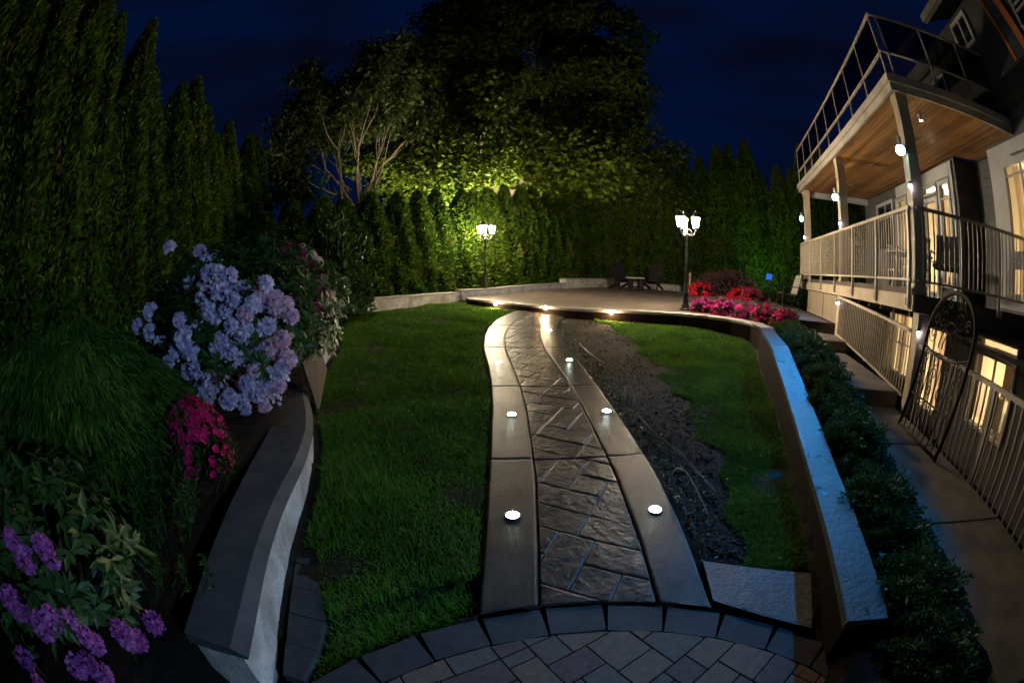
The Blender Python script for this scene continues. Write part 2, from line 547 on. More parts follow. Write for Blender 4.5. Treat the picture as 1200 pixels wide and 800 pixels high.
M['window_pink'] = emit('lit_curtain', (0.95, 0.72, 0.66), E_WIN * 0.8, noise=4, col2=(0.25, 0.12, 0.08), stretch=(4, 4, 0.15))
M['window_dark'] = surf('dark_window_glass', (0.008, 0.009, 0.012), (0.012, 0.013, 0.016), rough=0.08, scale=3)
M['window_busy'] = emit('lit_basement_glass', (1.0, 0.76, 0.42), E_WIN * 1.2, noise=5, col2=(0.2, 0.09, 0.03), stretch=(1.6, 1.6, 1.0))
M['bluecube'] = emit('blue_lamp_shade', (0.04, 0.2, 1.0), 0.9)

# ------------------------------------------------------------------ layout curves
YS = [1.2, 1.4, 1.95, 2.7, 3.9, 4.7, 5.4, 6.1, 6.9, 7.6, 8.2, 8.7, 9.05, 9.4]
P_LO = [-.15, -.15, -.15, -.16, -.19, -.24, -.32, -.42, -.46, -.42, -.32, -.15, 0.0, .12]
P_LI = [.12, .13, .15, .17, .14, .08, -.01, -.10, -.12, -.05, .09, .26, .42, .55]
P_RI = [.72, .72, .75, .76, .71, .65, .57, .48, .46, .51, .60, .70, .82, .9]
P_RO = [.98, .99, 1.04, 1.07, 1.01, .96, .90, .84, .79, .81, .92, 1.12, 1.3, 1.45]


def _sm(arr):
    k = np.linspace(YS[0], YS[-1], 400)
    v = np.interp(k, YS, arr)
    w_ = np.hanning(31); w_ /= w_.sum()
    v2 = np.convolve(np.pad(v, 15, mode='edge'), w_, 'valid')
    return k, v2


_PK, _PLO = _sm(P_LO)
_PLI, _PRI, _PRO = _sm(P_LI)[1], _sm(P_RI)[1], _sm(P_RO)[1]


def plo(y): return np.interp(y, _PK, _PLO)
def pli(y): return np.interp(y, _PK, _PLI)
def pri(y): return np.interp(y, _PK, _PRI)
def pro(y): return np.interp(y, _PK, _PRO)


def gz(y):
    return np.clip((np.asarray(y, float) - 1.4) * (0.58 / 7.7), 0, 0.58)


LW_Y = [0.3, .79, 1.11, 1.4, 1.67, 2.0, 2.2, 2.46, 2.9, 3.3, 4.0, 4.6, 4.95, 5.2, 5.9, 6.6, 7.2, 8.4, 9.35, 10.27, 11.7, 12.4]
LW_X = [-.93, -.97, -1.07, -1.17, -1.26, -1.33, -1.37, -1.43, -1.6, -1.8, -2.2, -2.35, -2.45, -2.52, -2.66, -2.9, -3.3, -3.87, -3.23, -2.53, -1.42, -.7]


def lwx(y): return np.interp(y, LW_Y, LW_X)


# patio front edge and garden wall, inner line (towards the lawn)
EDGE = [(-1.15, 11.0), (-.86, 10.65), (-.5, 10.3), (0.0, 9.7), (.37, 9.27), (.75, 8.9), (1.37, 8.5), (1.97, 8.36), (2.73, 8.2), (3.35, 8.02), (3.85, 7.68), (4.16, 7.25), (4.3, 6.7), (4.17, 6.1)]
WALL_S = [-4.04, -3.6, -3.1, -2.58, -2.03, -1.33, -.44, .1, .8, 1.39]
WALL_Z = [.25, .255, .265, .285, .35, .44, .60, .71, .73, .73]
WALL_T = [-2.03, -2.035, -2.035, -2.04, -2.05, -2.06, -2.08, -2.1, -2.1, -2.1]
WALL_IN = [H(s, t)[:2] for s, t in zip(WALL_S, WALL_T)]
RW_X = [p[0] for p in WALL_IN] + [4.17, 4.3]
RW_Y = [p[1] for p in WALL_IN] + [6.1, 6.7]


def rwx(y): return np.interp(y, RW_Y, RW_X)


DE_Y = [1.5, 1.77, 2.08, 2.52, 3.08, 4.05, 5.26, 6.62, 7.94, 8.9]
DE_X = [1.2, 1.31, 1.5, 1.59, 1.69, 1.82, 1.92, 1.94, 1.83, 1.62]


def dex(y): return np.interp(y, DE_Y, DE_X)


def edge_y(x):
    xs = [p[0] for p in EDGE[:11]]
    ys = [p[1] for p in EDGE[:11]]
    return np.interp(x, xs, ys)


TC = (0.32, 0.17)          # centre of the round paver terrace


def wall_top(s):
    return np.interp(s, WALL_S, WALL_Z)


def ground_z(x, y):
    x = np.asarray(x, float); y = np.asarray(y, float)
    z = gz(y) - 0.02
    z = np.where(y > 10.5, 0.58, z)
    r_ = np.hypot(x - TC[0], y - TC[1])
    z = np.where(r_ < 1.6, np.minimum(z, -0.06), z)
    left = x < lwx(y) - 0.16
    z = np.where(left, np.maximum(np.minimum(gz(y) + 0.22, .66), 0.24), z)
    s, t = st_of(x, y)
    wl = np.select([s > 4.08, s > 2.98, s > .1], [.73, .51, .29], .07) + .0
    bed = (t > -1.98) & (t < -0.4) & (s < 4) & (s > -4.6)
    zb = np.minimum(wall_top(s) - 0.09, np.maximum(wl, wall_top(s) - .5) + .03 + np.clip((-1.0 - t) / .4, 0, 1) * .6)
    z = np.where(bed, zb, z)
    z = np.where((t > -2.1) & (s <= -4.6), 0.0, z)
    return z


# ------------------------------------------------------------------ ground
bb = MB()
bb.box(-300, 300, -300, 300, -1.6, -1.2)
tag(bb.build('ground', M['soil']), kind='structure')

gx = np.arange(-13, 17.01, 0.14)
gy = np.arange(-4, 25.01, 0.14)
X, Y = np.meshgrid(gx, gy, indexing='ij')
Z = ground_z(X, Y) + 0.012 * np.sin(X * 5.1 + 1.3 * np.sin(Y * 3.7)) * np.sin(Y * 4.3 + 0.7) + rng.normal(0, .004, X.shape)
V = np.stack([X, Y, Z], -1).reshape(-1, 3)
ni, nj = X.shape
I = np.arange(ni * nj).reshape(ni, nj)
F = np.stack([I[:-1, :-1], I[1:, :-1], I[1:, 1:], I[:-1, 1:]], -1).reshape(-1, 4)
cxm, cym = (X[:-1, :-1] + 0.07).ravel(), (Y[:-1, :-1] + 0.07).ravel()
s_, t_ = st_of(cxm, cym)
keep = ~((t_ > -1.06) & (s_ < 4.3)) & ~((t_ > -0.6) & (s_ < 8.9))
tag(add('garden_soil', np_mesh('garden_soil', V, F[keep], M['soil'], smooth=True)), kind='structure')

# ------------------------------------------------------------------ patio
pb = MB()
poly = EDGE + [H(2.6, -2.0)[:2], H(4.08, -1.9)[:2], H(4.08, -0.04)[:2], H(9.2, -0.04)[:2], (9.7, 13.6), (6.9, 15.25), (6.9, 17.4), (4.9, 19.6), (2.1, 16.8), (.8, 14.7), (-.45, 12.6), (-.75, 12.1), (-1.25, 11.55)]
pb.prism(poly, 0.3, 0.73)
pme = pb.mesh('patio', [M['patio'], M['shadeface']])
for f_ in pme.polygons: f_.material_index = 0 if f_.normal.z > .5 else 1  # side faces coloured dark for the shade under the edge
patio = tag(add('patio', pme), kind='structure')
sb_ = MB(); sb_.prism([(5.25, 10.3), (8.1, 9.95), (9.5, 13.35), (6.8, 14.95)], .6, .734)
tag(sb_.build('patio_strip', M['patio_edge']), kind='structure')
cb = MB()                                           # smooth bull-nosed edge of the patio
for i in range(len(EDGE) - 1):
    a, b = Vector((*EDGE[i], 0)), Vector((*EDGE[i + 1], 0))
cpts = [Vector((*p, 0)) for p in EDGE]
nrm = []
for i in range(len(cpts)):
    d_ = (cpts[min(i + 1, len(cpts) - 1)] - cpts[max(i - 1, 0)]).normalized()
    nrm.append(Vector((d_.y, -d_.x, 0)))             # towards the lawn
ring = []
for p, n_ in zip(cpts, nrm):
    ring.append([p - n_ * 0.24 + Vector((0, 0, .737)), p + n_ * 0.005 + Vector((0, 0, .737)), p + n_ * 0.022 + Vector((0, 0, .727)), p + n_ * 0.025 + Vector((0, 0, .70)), p + n_ * 0.012 + Vector((0, 0, .675)), p - n_ * .2 + Vector((0, 0, .67))])
Vv = [q for r_ in ring for q in r_]
Ff = [(6 * i + k, 6 * i + (k + 1), 6 * (i + 1) + k + 1, 6 * (i + 1) + k) for i in range(len(ring) - 1) for k in range(5)]
cb._add(Vv, Ff)
tag(cb.build('patio_edge', M['patio_edge'], smooth=False), kind='structure')

# ------------------------------------------------------------------ walkway with steps beside the house
for z, s0, s1 in ((.73, 4.08, 4.3), (.51, 2.98, 4.08), (.29, .1, 2.98), (.07, -1.28, .1), (.066, -2.9, -1.29), (.07, -4.6, -2.91), (.066, -7.0, -4.61)):
    b = MB()
    b.hbox(s0, s1 - 0.004, -1.12, -0.03, -1.19, z, 0.012)
    nm = 'walkway' if z < .1 else 'walkway_step'
    tag(b.build(nm, M['walkway'], loc=(CX, CY, 0), rot=(0, 0, HROT)), kind='structure')

# ------------------------------------------------------------------ stamped path
ANG = R(-27)


def ashlar_edges():
    """one repeat of the slate stamp: rectangles in a 1.35 x 1.2 m tile"""
    return [(0, 0, .45, .6), (.45, 0, 1.05, .3), (1.05, 0, 1.35, .6), (.45, .3, .75, .9), (.75, .3, 1.05, .6), (0, .6, .45, .9),
            (.75, .6, 1.35, .9), (0, .9, .6, 1.2), (.6, .9, 1.05, 1.2), (1.05, .9, 1.35, 1.2)]


def fnoise(x, y, seed, octs=5, f0=3.0):
    r_ = np.random.default_rng(seed)
    o = np.zeros_like(x); a = 1.0; f = f0
    for _ in range(octs):
        for _k in range(3):
            th = r_.uniform(0, 6.28); ph = r_.uniform(0, 6.28)
            o += a * np.sin((x * np.cos(th) + y * np.sin(th)) * f + ph + 1.5 * np.sin((x * np.sin(th) - y * np.cos(th)) * f * .7 + ph * 2)) / 3
        a *= .55; f *= 1.9
    return o


def stamp_height(x, y):
    u = (x * math.cos(ANG) + y * math.sin(ANG)) + 20
    v = (-x * math.sin(ANG) + y * math.cos(ANG)) + 20
    u = u / .74; v = v / .74
    tu = np.mod(u + .45 * np.floor(v / 1.2), 1.35)
    tv = np.mod(v, 1.2)
    d = np.full(x.shape, 9.0)
    cell = np.zeros(x.shape)
    for k, (x0, y0, x1, y1) in enumerate(ashlar_edges()):
        ins = (tu >= x0) & (tu < x1) & (tv >= y0) & (tv < y1)
        dd = np.minimum(np.minimum(tu - x0, x1 - tu), np.minimum(tv - y0, y1 - tv))
        d = np.where(ins, dd, d)
        cell = np.where(ins, k, cell)
    g = -0.011 * np.exp(-(d / 0.0055) ** 2)
    rip = np.abs(fnoise(x, y, 3, 4, 7.0))
    lay = fnoise(x + .3 * cell, y - .2 * cell, 5, 5, 11.0)
    slate = 0.0016 * lay + 0.0026 * np.floor(lay * 2.2 + .3 * np.sin(cell)) / 2.2 + 0.0011 * fnoise(x, y, 6, 3, 70.0)
    tilt = 0.002 * np.sin(cell * 2.4) * np.clip(d / .03, 0, 1)
    return g + slate * np.clip(d / .02, 0, 1) + tilt


JOINTS = [2.95, 4.55, 6.2, 7.75]


def strip(name, xl, xr, step_y, nx, mat, hfun, lip=0.006, z0=0.006):
    ys = np.arange(1.2, 9.4, step_y)
    us = np.linspace(0, 1, nx)
    Yg, Ug = np.meshgrid(ys, us, indexing='ij')
    Xl, Xr = xl(Yg), xr(Yg)
    Xg = Xl + (Xr - Xl) * Ug
    width = Xr - Xl
    de = np.minimum(Ug, 1 - Ug) * width
    Zg = gz(Yg) + z0 + hfun(Xg, Yg) - 0.014 * np.exp(-(de / lip) ** 2)
    for j in JOINTS:
        yy = Yg - j - 0.03 * (Xg - .3)
        Zg -= 0.014 * np.exp(-(yy / .007) ** 2)
    # follow the paver ring at the near end
    r_ = np.hypot(Xg - TC[0], Yg - TC[1])
    Vt = np.stack([Xg, Yg, Zg], -1)
    near = r_ < 1.325
    k = 1.325 / np.maximum(r_, 1e-6)
    Vt[near] = np.stack([TC[0] + (Xg - TC[0]) * k, TC[1] + (Yg - TC[1]) * k, Zg], -1)[near]
    n_, m_ = Yg.shape
    I = np.arange(n_ * m_).reshape(n_, m_)
    Fq = np.stack([I[:-1, :-1], I[:-1, 1:], I[1:, 1:], I[1:, :-1]], -1).reshape(-1, 4)
    # skirts
    Vt = Vt.reshape(-1, 3)
    ex = []
    fx = []
    base = len(Vt)
    for side in (0, m_ - 1):
        idx = I[:, side]
        lo = Vt[idx].copy(); lo[:, 2] -= 0.12
        b = base + sum(len(q) for q in ex)
        ex.append(lo)
        a = np.arange(n_ - 1)
        fx.append(np.stack([idx[:-1], idx[1:], b + a + 1, b + a], -1))
    Vt = np.concatenate([Vt] + ex)
    Fq = np.concatenate([Fq] + fx)
    return add(name, np_mesh(name, Vt, Fq, mat, smooth=True))


tag(strip('path', lambda y: pli(y) + .004, lambda y: pri(y) - .004, 0.0055, 118, M['path_stamp'], stamp_height), kind='structure')
smooth_h = lambda x, y: 0.0016 * fnoise(x, y, 21, 4, 5.0)
for nm, a, b in (('path_border', plo, pli), ('path_border', pri, pro)):
    tag(strip(nm, a, b, 0.014, 30, M['path_border'], smooth_h, z0=0.012), kind='structure')

# ------------------------------------------------------------------ round paver terrace
ring = MB()
n_ring = 27
a0 = R(4)
for k in range(n_ring):
    th0 = a0 + 2 * math.pi * k / n_ring
    th1 = a0 + 2 * math.pi * (k + 1) / n_ring
    # a rectangular block: its outer edge as long as the inner one, so the outer joints gape
    r0, r1 = 1.128, 1.305
    h0 = (th1 - th0) / 2 * r0 - 0.004
    mid = (th0 + th1) / 2
    h1 = h0 + 0.010
    ux, uy = math.cos(mid), math.sin(mid)
    vx, vy = -uy, ux
    j = random.uniform(-.004, .004)
    pts = [(TC[0] + ux * (r0 + j) + vx * -h0, TC[1] + uy * (r0 + j) + vy * -h0), (TC[0] + ux * (r1 + j) + vx * -h1, TC[1] + uy * (r1 + j) + vy * -h1),
           (TC[0] + ux * (r1 + j) + vx * h1, TC[1] + uy * (r1 + j) + vy * h1), (TC[0] + ux * (r0 + j) + vx * h0, TC[1] + uy * (r0 + j) + vy * h0)]
    ring.prism(pts, -.06, random.uniform(-.002, .002))
tag(ring.build('terrace_border', M['paver_dark']), kind='structure')


def clip_poly(poly, inside, cut):
    out = []
    for i in range(len(poly)):
        a, b = poly[i - 1], poly[i]
        ia, ib = inside(a), inside(b)
        if ib:
            if not ia: out.append(cut(a, b))
            out.append(b)
        elif ia:
            out.append(cut(a, b))
    return out


def clip_circle(poly, c, r_, n=40):
    for k in range(n):
        a = 2 * math.pi * k / n
        nx_, ny_ = math.cos(a), math.sin(a)
        f = lambda p: (p[0] - c[0]) * nx_ + (p[1] - c[1]) * ny_ - r_
        def cut(p, q):
            fp, fq = f(p), f(q)
            u = fp / (fp - fq)
            return (p[0] + (q[0] - p[0]) * u, p[1] + (q[1] - p[1]) * u)
        poly = clip_poly(poly, lambda p: f(p) <= 0, cut)
        if len(poly) < 3:
            return []
    return poly


pv = MB(); pmi = []
PA = R(32)
tile = [(0, 0, .21, .21), (.21, 0, .35, .21), (.35, 0, .56, .14), (0, .21, .14, .42), (.14, .21, .35, .35), (.35, .14, .56, .35), (.14, .35, .28, .49), (.28, .35, .56, .49), (0, .42, .14, .49)]
for iu in range(-6, 7):
    for iv in range(-6, 7):
        for (x0, y0, x1, y1) in tile:
            ou, ov = iu * .56 + (iv % 2) * .21, iv * .49
            g_ = .004
            rect = [(x0 + ou + g_, y0 + ov + g_), (x1 + ou - g_, y0 + ov + g_), (x1 + ou - g_, y1 + ov - g_), (x0 + ou + g_, y1 + ov - g_)]
            rect = [(.3 + u * math.cos(PA) - v * math.sin(PA), .2 + u * math.sin(PA) + v * math.cos(PA)) for u, v in rect]
            rect = clip_circle(rect, TC, 1.12)
            if len(rect) >= 3:
                nf = len(pv.f)
                pv.prism(rect, -.06, random.uniform(-.0025, .0015))
                pmi += [random.choice([0, 0, 1, 1, 2])] * (len(pv.f) - nf)
me = pv.mesh('terrace', [M['paver_tan'], M['paver_red'], M['paver_grey']])
me.polygons.foreach_set('material_index', pmi)
tag(add('terrace', me), kind='structure')
# dark pavers between the left wall and the lawn
lp = MB()
yy = .25
while yy < 1.75:
    h = .2
    x0a, x0b = lwx(yy) + .05, lwx(yy + h) + .05
    x1a = min(-.84 - .5 * max(0, yy - 1.2), TC[0] - math.sqrt(max(0.0, 1.335 ** 2 - (yy - TC[1]) ** 2)) - .01) if yy < 1.4 else -.94 - .5 * (yy - 1.4)
    y2 = yy + h - .007
    x1b = min(-.84 - .5 * max(0, y2 - 1.2), TC[0] - math.sqrt(max(0.0, 1.335 ** 2 - (y2 - TC[1]) ** 2)) - .01) if y2 < 1.4 else -.94 - .5 * (y2 - 1.4)
    if x1a - x0a > .03:
        lp.prism([(x0a, yy), (x1a, yy), (max(x1b, x0b + .02), y2), (x0b, y2)], -.06, random.uniform(-.004, .002))
    yy += h
tag(lp.build('terrace_strip', M['paver_dark']), kind='structure')

# ------------------------------------------------------------------ garden walls
def wall_strip(mb, inner, outer, z0, zt):
    """solid strip between two polylines with a top height for each station"""
    n = len(inner)
    b = len(mb.v)
    for i in range(n):
        z = zt[i] if hasattr(zt, '__len__') else zt
        q = z0[i] if hasattr(z0, '__len__') else z0
        mb.v += [(inner[i][0], inner[i][1], q), (outer[i][0], outer[i][1], q), (outer[i][0], outer[i][1], z), (inner[i][0], inner[i][1], z)]
    for i in range(n - 1):
        for k in range(4):
            mb.f.append((b + 4 * i + k, b + 4 * i + (k + 1) % 4, b + 4 * i + 4 + (k + 1) % 4, b + 4 * i + 4 + k))
    mb.f.append((b + 3, b + 2, b + 1, b)); e_ = b + 4 * (n - 1); mb.f.append((e_, e_ + 1, e_ + 2, e_ + 3))


def resample(pts, n):
    P = np.array([p[:2] for p in pts], float)
    q = np.concatenate([[0], np.cumsum(np.hypot(*np.diff(P, axis=0).T))])
    k = np.linspace(0, q[-1], n)
    xs, ys = np.interp(k, q, P[:, 0]), np.interp(k, q, P[:, 1])
    w_ = np.hanning(9); w_ /= w_.sum()
    def smo(a):
        p = np.concatenate([2 * a[0] - a[4:0:-1], a, 2 * a[-1] - a[-2:-6:-1]])
        return np.convolve(p, w_, 'valid')
    return list(zip(smo(xs), smo(ys)))


def offset(poly, d):
    P = np.array(poly)
    T = np.gradient(P, axis=0)
    T /= np.linalg.norm(T, axis=1)[:, None]
    N = np.stack([-T[:, 1], T[:, 0]], -1)
    return [tuple(p) for p in P + N * d]


# right wall, wet, lit blue
wt = thing('garden_wall', (2.6, 3.0, 0.0), 'long low wet concrete wall with blue reflections beside the clipped shrubs', 'wall')
ipts = resample([H(s, float(np.interp(s, WALL_S, WALL_T))) for s in np.linspace(-4.04, 1.39, 12)] + [(4.12, 6.05), (4.27, 6.6)], 60)
opts = offset(ipts, -0.22)
ss = [st_of(*p)[0] for p in ipts]
zt = [float(wall_top(s)) for s in ss]
base = (2.6, 3.0)
ipl = [(p[0] - base[0], p[1] - base[1]) for p in ipts]
opl = [(p[0] - base[0], p[1] - base[1]) for p in opts]
b = MB(); wall_strip(b, [(p[0] + .0, p[1]) for p in ipl], opl, -.3, [z - .03 for z in zt]); b.build('wall_body', M['shadeface'], wt)  # body colour carries the dark of an unlit face
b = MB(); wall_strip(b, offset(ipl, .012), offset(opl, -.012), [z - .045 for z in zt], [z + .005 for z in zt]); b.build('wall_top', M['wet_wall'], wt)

# stone slab beside the path
b = MB(); b.prism([(1.06 - 1.28, 1.69 - 1.3, .03), (1.0 - 1.28, 1.36 - 1.3, .022), (1.42 - 1.28, .96 - 1.3, .022), (1.65 - 1.28, 1.35 - 1.3, .03)][::-1], -.08, .025)
tag(b.build('stone_slab', M['wet_wall'], loc=(1.28, 1.3, 0)), 'flat wet stone slab with a blue sheen beside the near end of the path', 'slab')

# left wall, near piece
cap_r = [(-.93, .71), (-.97, .86), (-1.03, 1.02), (-1.15, 1.36), (-1.24, 1.66), (-1.32, 1.98), (-1.4, 2.35), (-1.58, 2.88), (-1.8, 3.32), (-2.0, 3.65), (-2.19, 3.97)]
cap_l = [(-1.21, .67), (-1.27, .85), (-1.36, 1.08), (-1.48, 1.4), (-1.6, 1.74), (-1.72, 2.1), (-1.87, 2.57), (-2.06, 3.1), (-2.28, 3.55), (-2.45, 3.87), (-2.6, 4.19)]
wl = thing('garden_wall', (-1.4, 2.0, 0), 'curved low block wall with smooth dark cap in front of the lavender bush', 'wall')
cr_ = [(p[0] + 1.4, p[1] - 2.0) for p in resample(cap_r, 40)]
cl_ = [(p[0] + 1.4, p[1] - 2.0) for p in resample(cap_l, 40)]
b = MB(); wall_strip(b, offset(cl_, -.03), offset(cr_, .02), -.15, .272); b.build('wall_body', M['split'], wl)
# cap with a broad chamfer on its outer edge
b = MB()
n = 40
inr = offset(cr_, .055)
inl = cl_
for i in range(n):
    lo = cr_[i]
    b.v += [(inl[i][0], inl[i][1], .27), (lo[0], lo[1], .272), (lo[0] + .004, lo[1], .29), (inr[i][0], inr[i][1], .333), (inl[i][0], inl[i][1], .333)]
for i in range(n - 1):
    for k in range(5):
        b.f.append((5 * i + k, 5 * i + (k + 1) % 5, 5 * i + 5 + (k + 1) % 5, 5 * i + 5 + k))
b.f.append((4, 3, 2, 1, 0)); b.f.append(tuple(5 * (n - 1) + k for k in range(5)))
b.build('wall_cap', M['cap'], wl)

# left wall, far piece
wl2 = thing('garden_wall', (-2.7, 5.7, 0.2), 'short curved block wall under the dark magenta flowers behind the leaning board', 'wall')
pr = resample([(-2.47, 4.95), (-2.6, 5.5), (-2.7, 6.05), (-2.95, 6.6), (-3.3, 7.05), (-3.7, 7.35)], 30)
pr = [(p[0] + 2.7, p[1] - 5.7) for p in pr]
b = MB(); wall_strip(b, offset(pr, .34), offset(pr, .02), -.2, .36); b.build('wall_body', M['split'], wl2)
b = MB(); wall_strip(b, offset(pr, .37), offset(pr, -.012), .36, .425); b.build('wall_cap', M['backcap'], wl2)

# leaning board
b = MB()
q = [(-1.95, 3.75, .15), (-2.21, 4.6, .39), (-2.34, 4.65, .745), (-2.23, 4.02, .6)]
b.quadsolid(*[(p[0] + 2.0, p[1] - 4.0, p[2]) for p in q], .03)
tag(b.build('wooden_board', M['board'], loc=(-2.0, 4.0, 0)), 'old brown wooden board leaning in the gap of the left garden wall', 'board')

# low block walls at the back
def block_wall(pts, zb, zt, th, label, capmat='backcap', side=1):
    x0, y0 = pts[0]
    o = thing('block_wall', (x0, y0, zb), label, 'wall')
    P = resample(pts, 24)
    P = [(p[0] - x0, p[1] - y0) for p in P]
    h = [zt[0] + (zt[1] - zt[0]) * i / 23 - zb for i in range(24)]
    b = MB(); wall_strip(b, P, offset(P, th * side), -.3, [k - .045 for k in h]); b.build('wall_body', M['split'], o)
    b = MB(); wall_strip(b, offset(P, -.02 * side), offset(P, (th + .03) * side), [k - .045 for k in h], h); b.build('wall_cap', M[capmat], o)
    return o


block_wall([(-4.3, 8.0), (-3.9, 8.5), (-3.25, 9.3)], .55, (.72, .72), .3, 'lowest dark stretch of block wall at the left end of the back lawn')
block_wall([(-3.22, 9.35), (-2.5, 10.3), (-1.45, 11.65)], .56, (.88, .86), .3, 'low pale block wall along the back of the left lawn')
block_wall([(-1.42, 11.72), (-.75, 12.25), (-.28, 13.02)], .6, (.92, .92), .28, 'short block wall piece right behind the left lamp post')
block_wall([(-.26, 13.08), (.75, 14.75), (2.08, 16.7)], .7, (.93, .95), .28, 'long low block wall between left lamp post and tall wall end')
block_wall([(2.1, 16.72), (3.4, 18.1), (4.88, 19.5)], .7, (1.12, 1.12), .3, 'tallest block wall end at the back of the patio left of dark chairs')
block_wall([(4.98, 19.42), (6.0, 18.3), (7.1, 17.1)], .7, (1.02, 1.0), .28, 'pale block wall behind the right dark garden chair')

# ------------------------------------------------------------------ foliage helpers
def unit(a):
    return a / np.maximum(np.linalg.norm(a, axis=-1, keepdims=True), 1e-9)


def leaves(P, A, L_, W_, fold=0.0, twist=None, r_=rng, wide=0.45):
    """kite-shaped leaves: P base, A axis"""
    n = len(P)
    A = unit(A)
    rnd = unit(r_.normal(size=(n, 3))) if twist is None else twist
    S = unit(np.cross(A, rnd))
    N = np.cross(S, A)
    L_ = np.broadcast_to(np.asarray(L_, float).reshape(-1, 1), (n, 1))
    W_ = np.broadcast_to(np.asarray(W_, float).reshape(-1, 1), (n, 1))
    a = P
    c = P + A * L_
    mid = P + A * L_ * wide
    b = mid + S * W_ / 2 + N * L_ * fold
    d = mid - S * W_ / 2 + N * L_ * fold
    V = np.stack([a, b, c, d], 1).reshape(-1, 3)
    k = np.arange(n)[:, None] * 4
    if fold:
        F = np.concatenate([k + np.array([[0, 1, 2]]), k + np.array([[0, 2, 3]])])
    else:
        F = k + np.array([[0, 1, 2, 3]])
    return V, F


def join(parts):
    V, F3, F4 = [], [], []
    o = 0
    for v, f in parts:
        V.append(v)
        (F3 if f.shape[1] == 3 else F4).append(f + o)
        o += len(v)
    Fs = []
    if F3: Fs.append(np.concatenate(F3))
    if F4: Fs.append(np.concatenate(F4))
    return np.concatenate(V), Fs


def cedar_mesh(seed, h=5.5, rad=.55, n=16000, L0=.12, W0=.042, tip=.4):
    r_ = np.random.default_rng(seed)
    ph = r_.uniform(0, 6.28, 6)

    def prof(u, a):
        base = np.minimum(1, ((1 - u) / tip)) ** .75 * (0.82 + .18 * np.minimum(1, u / .08))
        rid = 1 + .10 * np.sin(5 * a + ph[0] + 2 * np.sin(u * 5 + ph[1])) + .08 * np.sin(9 * a + ph[2] + u * 9) + .07 * np.sin(u * 26 + 3 * a + ph[3]) + .05 * np.sin(u * 47 - 4 * a + ph[4])
        return rad * base * rid
    u = r_.beta(1.0, 1.12, n)
    a = r_.uniform(0, 6.283, n)
    rr = prof(u, a) * (1 - np.abs(r_.normal(0, .12, n)))
    out = np.stack([np.cos(a), np.sin(a), np.zeros(n)], -1)
    P = out * rr[:, None] + np.stack([np.zeros(n), np.zeros(n), u * h], -1)
    A = out * r_.uniform(.3, 1.1, (n, 1)) + np.array([0, 0, 1.0]) * r_.uniform(-.15, 1.15, (n, 1)) + r_.normal(0, .36, (n, 3))
    P = P - unit(A) * .04
    Vl, Fl = leaves(P, A, L0 * r_.uniform(.6, 1.3, n), W0 * r_.uniform(.7, 1.3, n), r_=r_, wide=.55)
    # dark core in place of the shaded inside
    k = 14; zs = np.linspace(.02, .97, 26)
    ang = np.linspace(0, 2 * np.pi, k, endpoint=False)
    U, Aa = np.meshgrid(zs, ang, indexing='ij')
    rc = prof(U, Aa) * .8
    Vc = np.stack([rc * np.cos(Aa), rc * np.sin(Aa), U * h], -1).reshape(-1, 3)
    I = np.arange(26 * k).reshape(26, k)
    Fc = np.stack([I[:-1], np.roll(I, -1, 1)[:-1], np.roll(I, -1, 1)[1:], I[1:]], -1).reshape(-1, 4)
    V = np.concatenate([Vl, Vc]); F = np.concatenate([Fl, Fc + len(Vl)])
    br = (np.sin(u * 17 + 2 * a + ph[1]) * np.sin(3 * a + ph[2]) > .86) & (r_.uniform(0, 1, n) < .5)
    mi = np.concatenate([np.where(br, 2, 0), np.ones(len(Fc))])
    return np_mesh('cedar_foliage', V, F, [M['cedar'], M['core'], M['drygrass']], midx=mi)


CEDARS = [cedar_mesh(11), cedar_mesh(12, rad=.5), cedar_mesh(13, rad=.6, tip=.5)]
CEDARS_BACK = [cedar_mesh(21, n=12000, L0=.17, W0=.06), cedar_mesh(22, n=12000, rad=.5, L0=.17, W0=.06, tip=.32), cedar_mesh(23, n=12000, rad=.6, L0=.17, W0=.06, tip=.5)]
_tr = MB(); _tr.tube([(0, 0, -.3), (0, 0, 2.5), (0, 0, 5.2)], [.09, .06, .015], 7)
CTRUNK = _tr.mesh('cedar_trunk', M['bark'])


def cedar(x, y, z, h, label, group, meshes, wide=1.0):
    o = thing('cedar_tree', (x, y, z), label, 'tree', group, random.uniform(0, 6.28))
    k = h / 5.5
    sw = wide * random.uniform(.92, 1.1)
    add('foliage', random.choice(meshes), o, scale=(sw, sw, k))
    add('trunk', CTRUNK, o, scale=(1, 1, k))
    o.rotation_euler = (random.uniform(-.02, .02), random.uniform(-.02, .02), o.rotation_euler.z)
    return o


# left row, close to the camera
NL = 18
for i in range(NL):
    u = i / (NL - 1)
    y = -3.0 + 13.0 * u
    x = -4.75 - 2.5 * max(0, (y + 1) / 11) + random.uniform(-.12, .12)
    hh = (6.0 if y < 2.5 else 5.5) + random.uniform(-.35, .35) - (.5 if y > 7.5 else 0)
    cedar(x, y, .25, hh, 'dark green columnar cedar in the tall hedge along the left side', 'cedars of the left hedge', CEDARS, 1.05)
# diagonal row behind the low walls
ND = 20
for i in range(ND):
    u = i / (ND - 1)
    x, y = -5.9 + 9.6 * u, 8.7 + 12.2 * u
    hh = 2.45 + 2.5 * u + random.uniform(-.2, .25)
    cedar(x + .1 + random.uniform(-.1, .1), y - .12, .55, hh, 'columnar cedar in the back hedge lit by the left lamp post', 'cedars of the back hedge', CEDARS_BACK, 1.05)
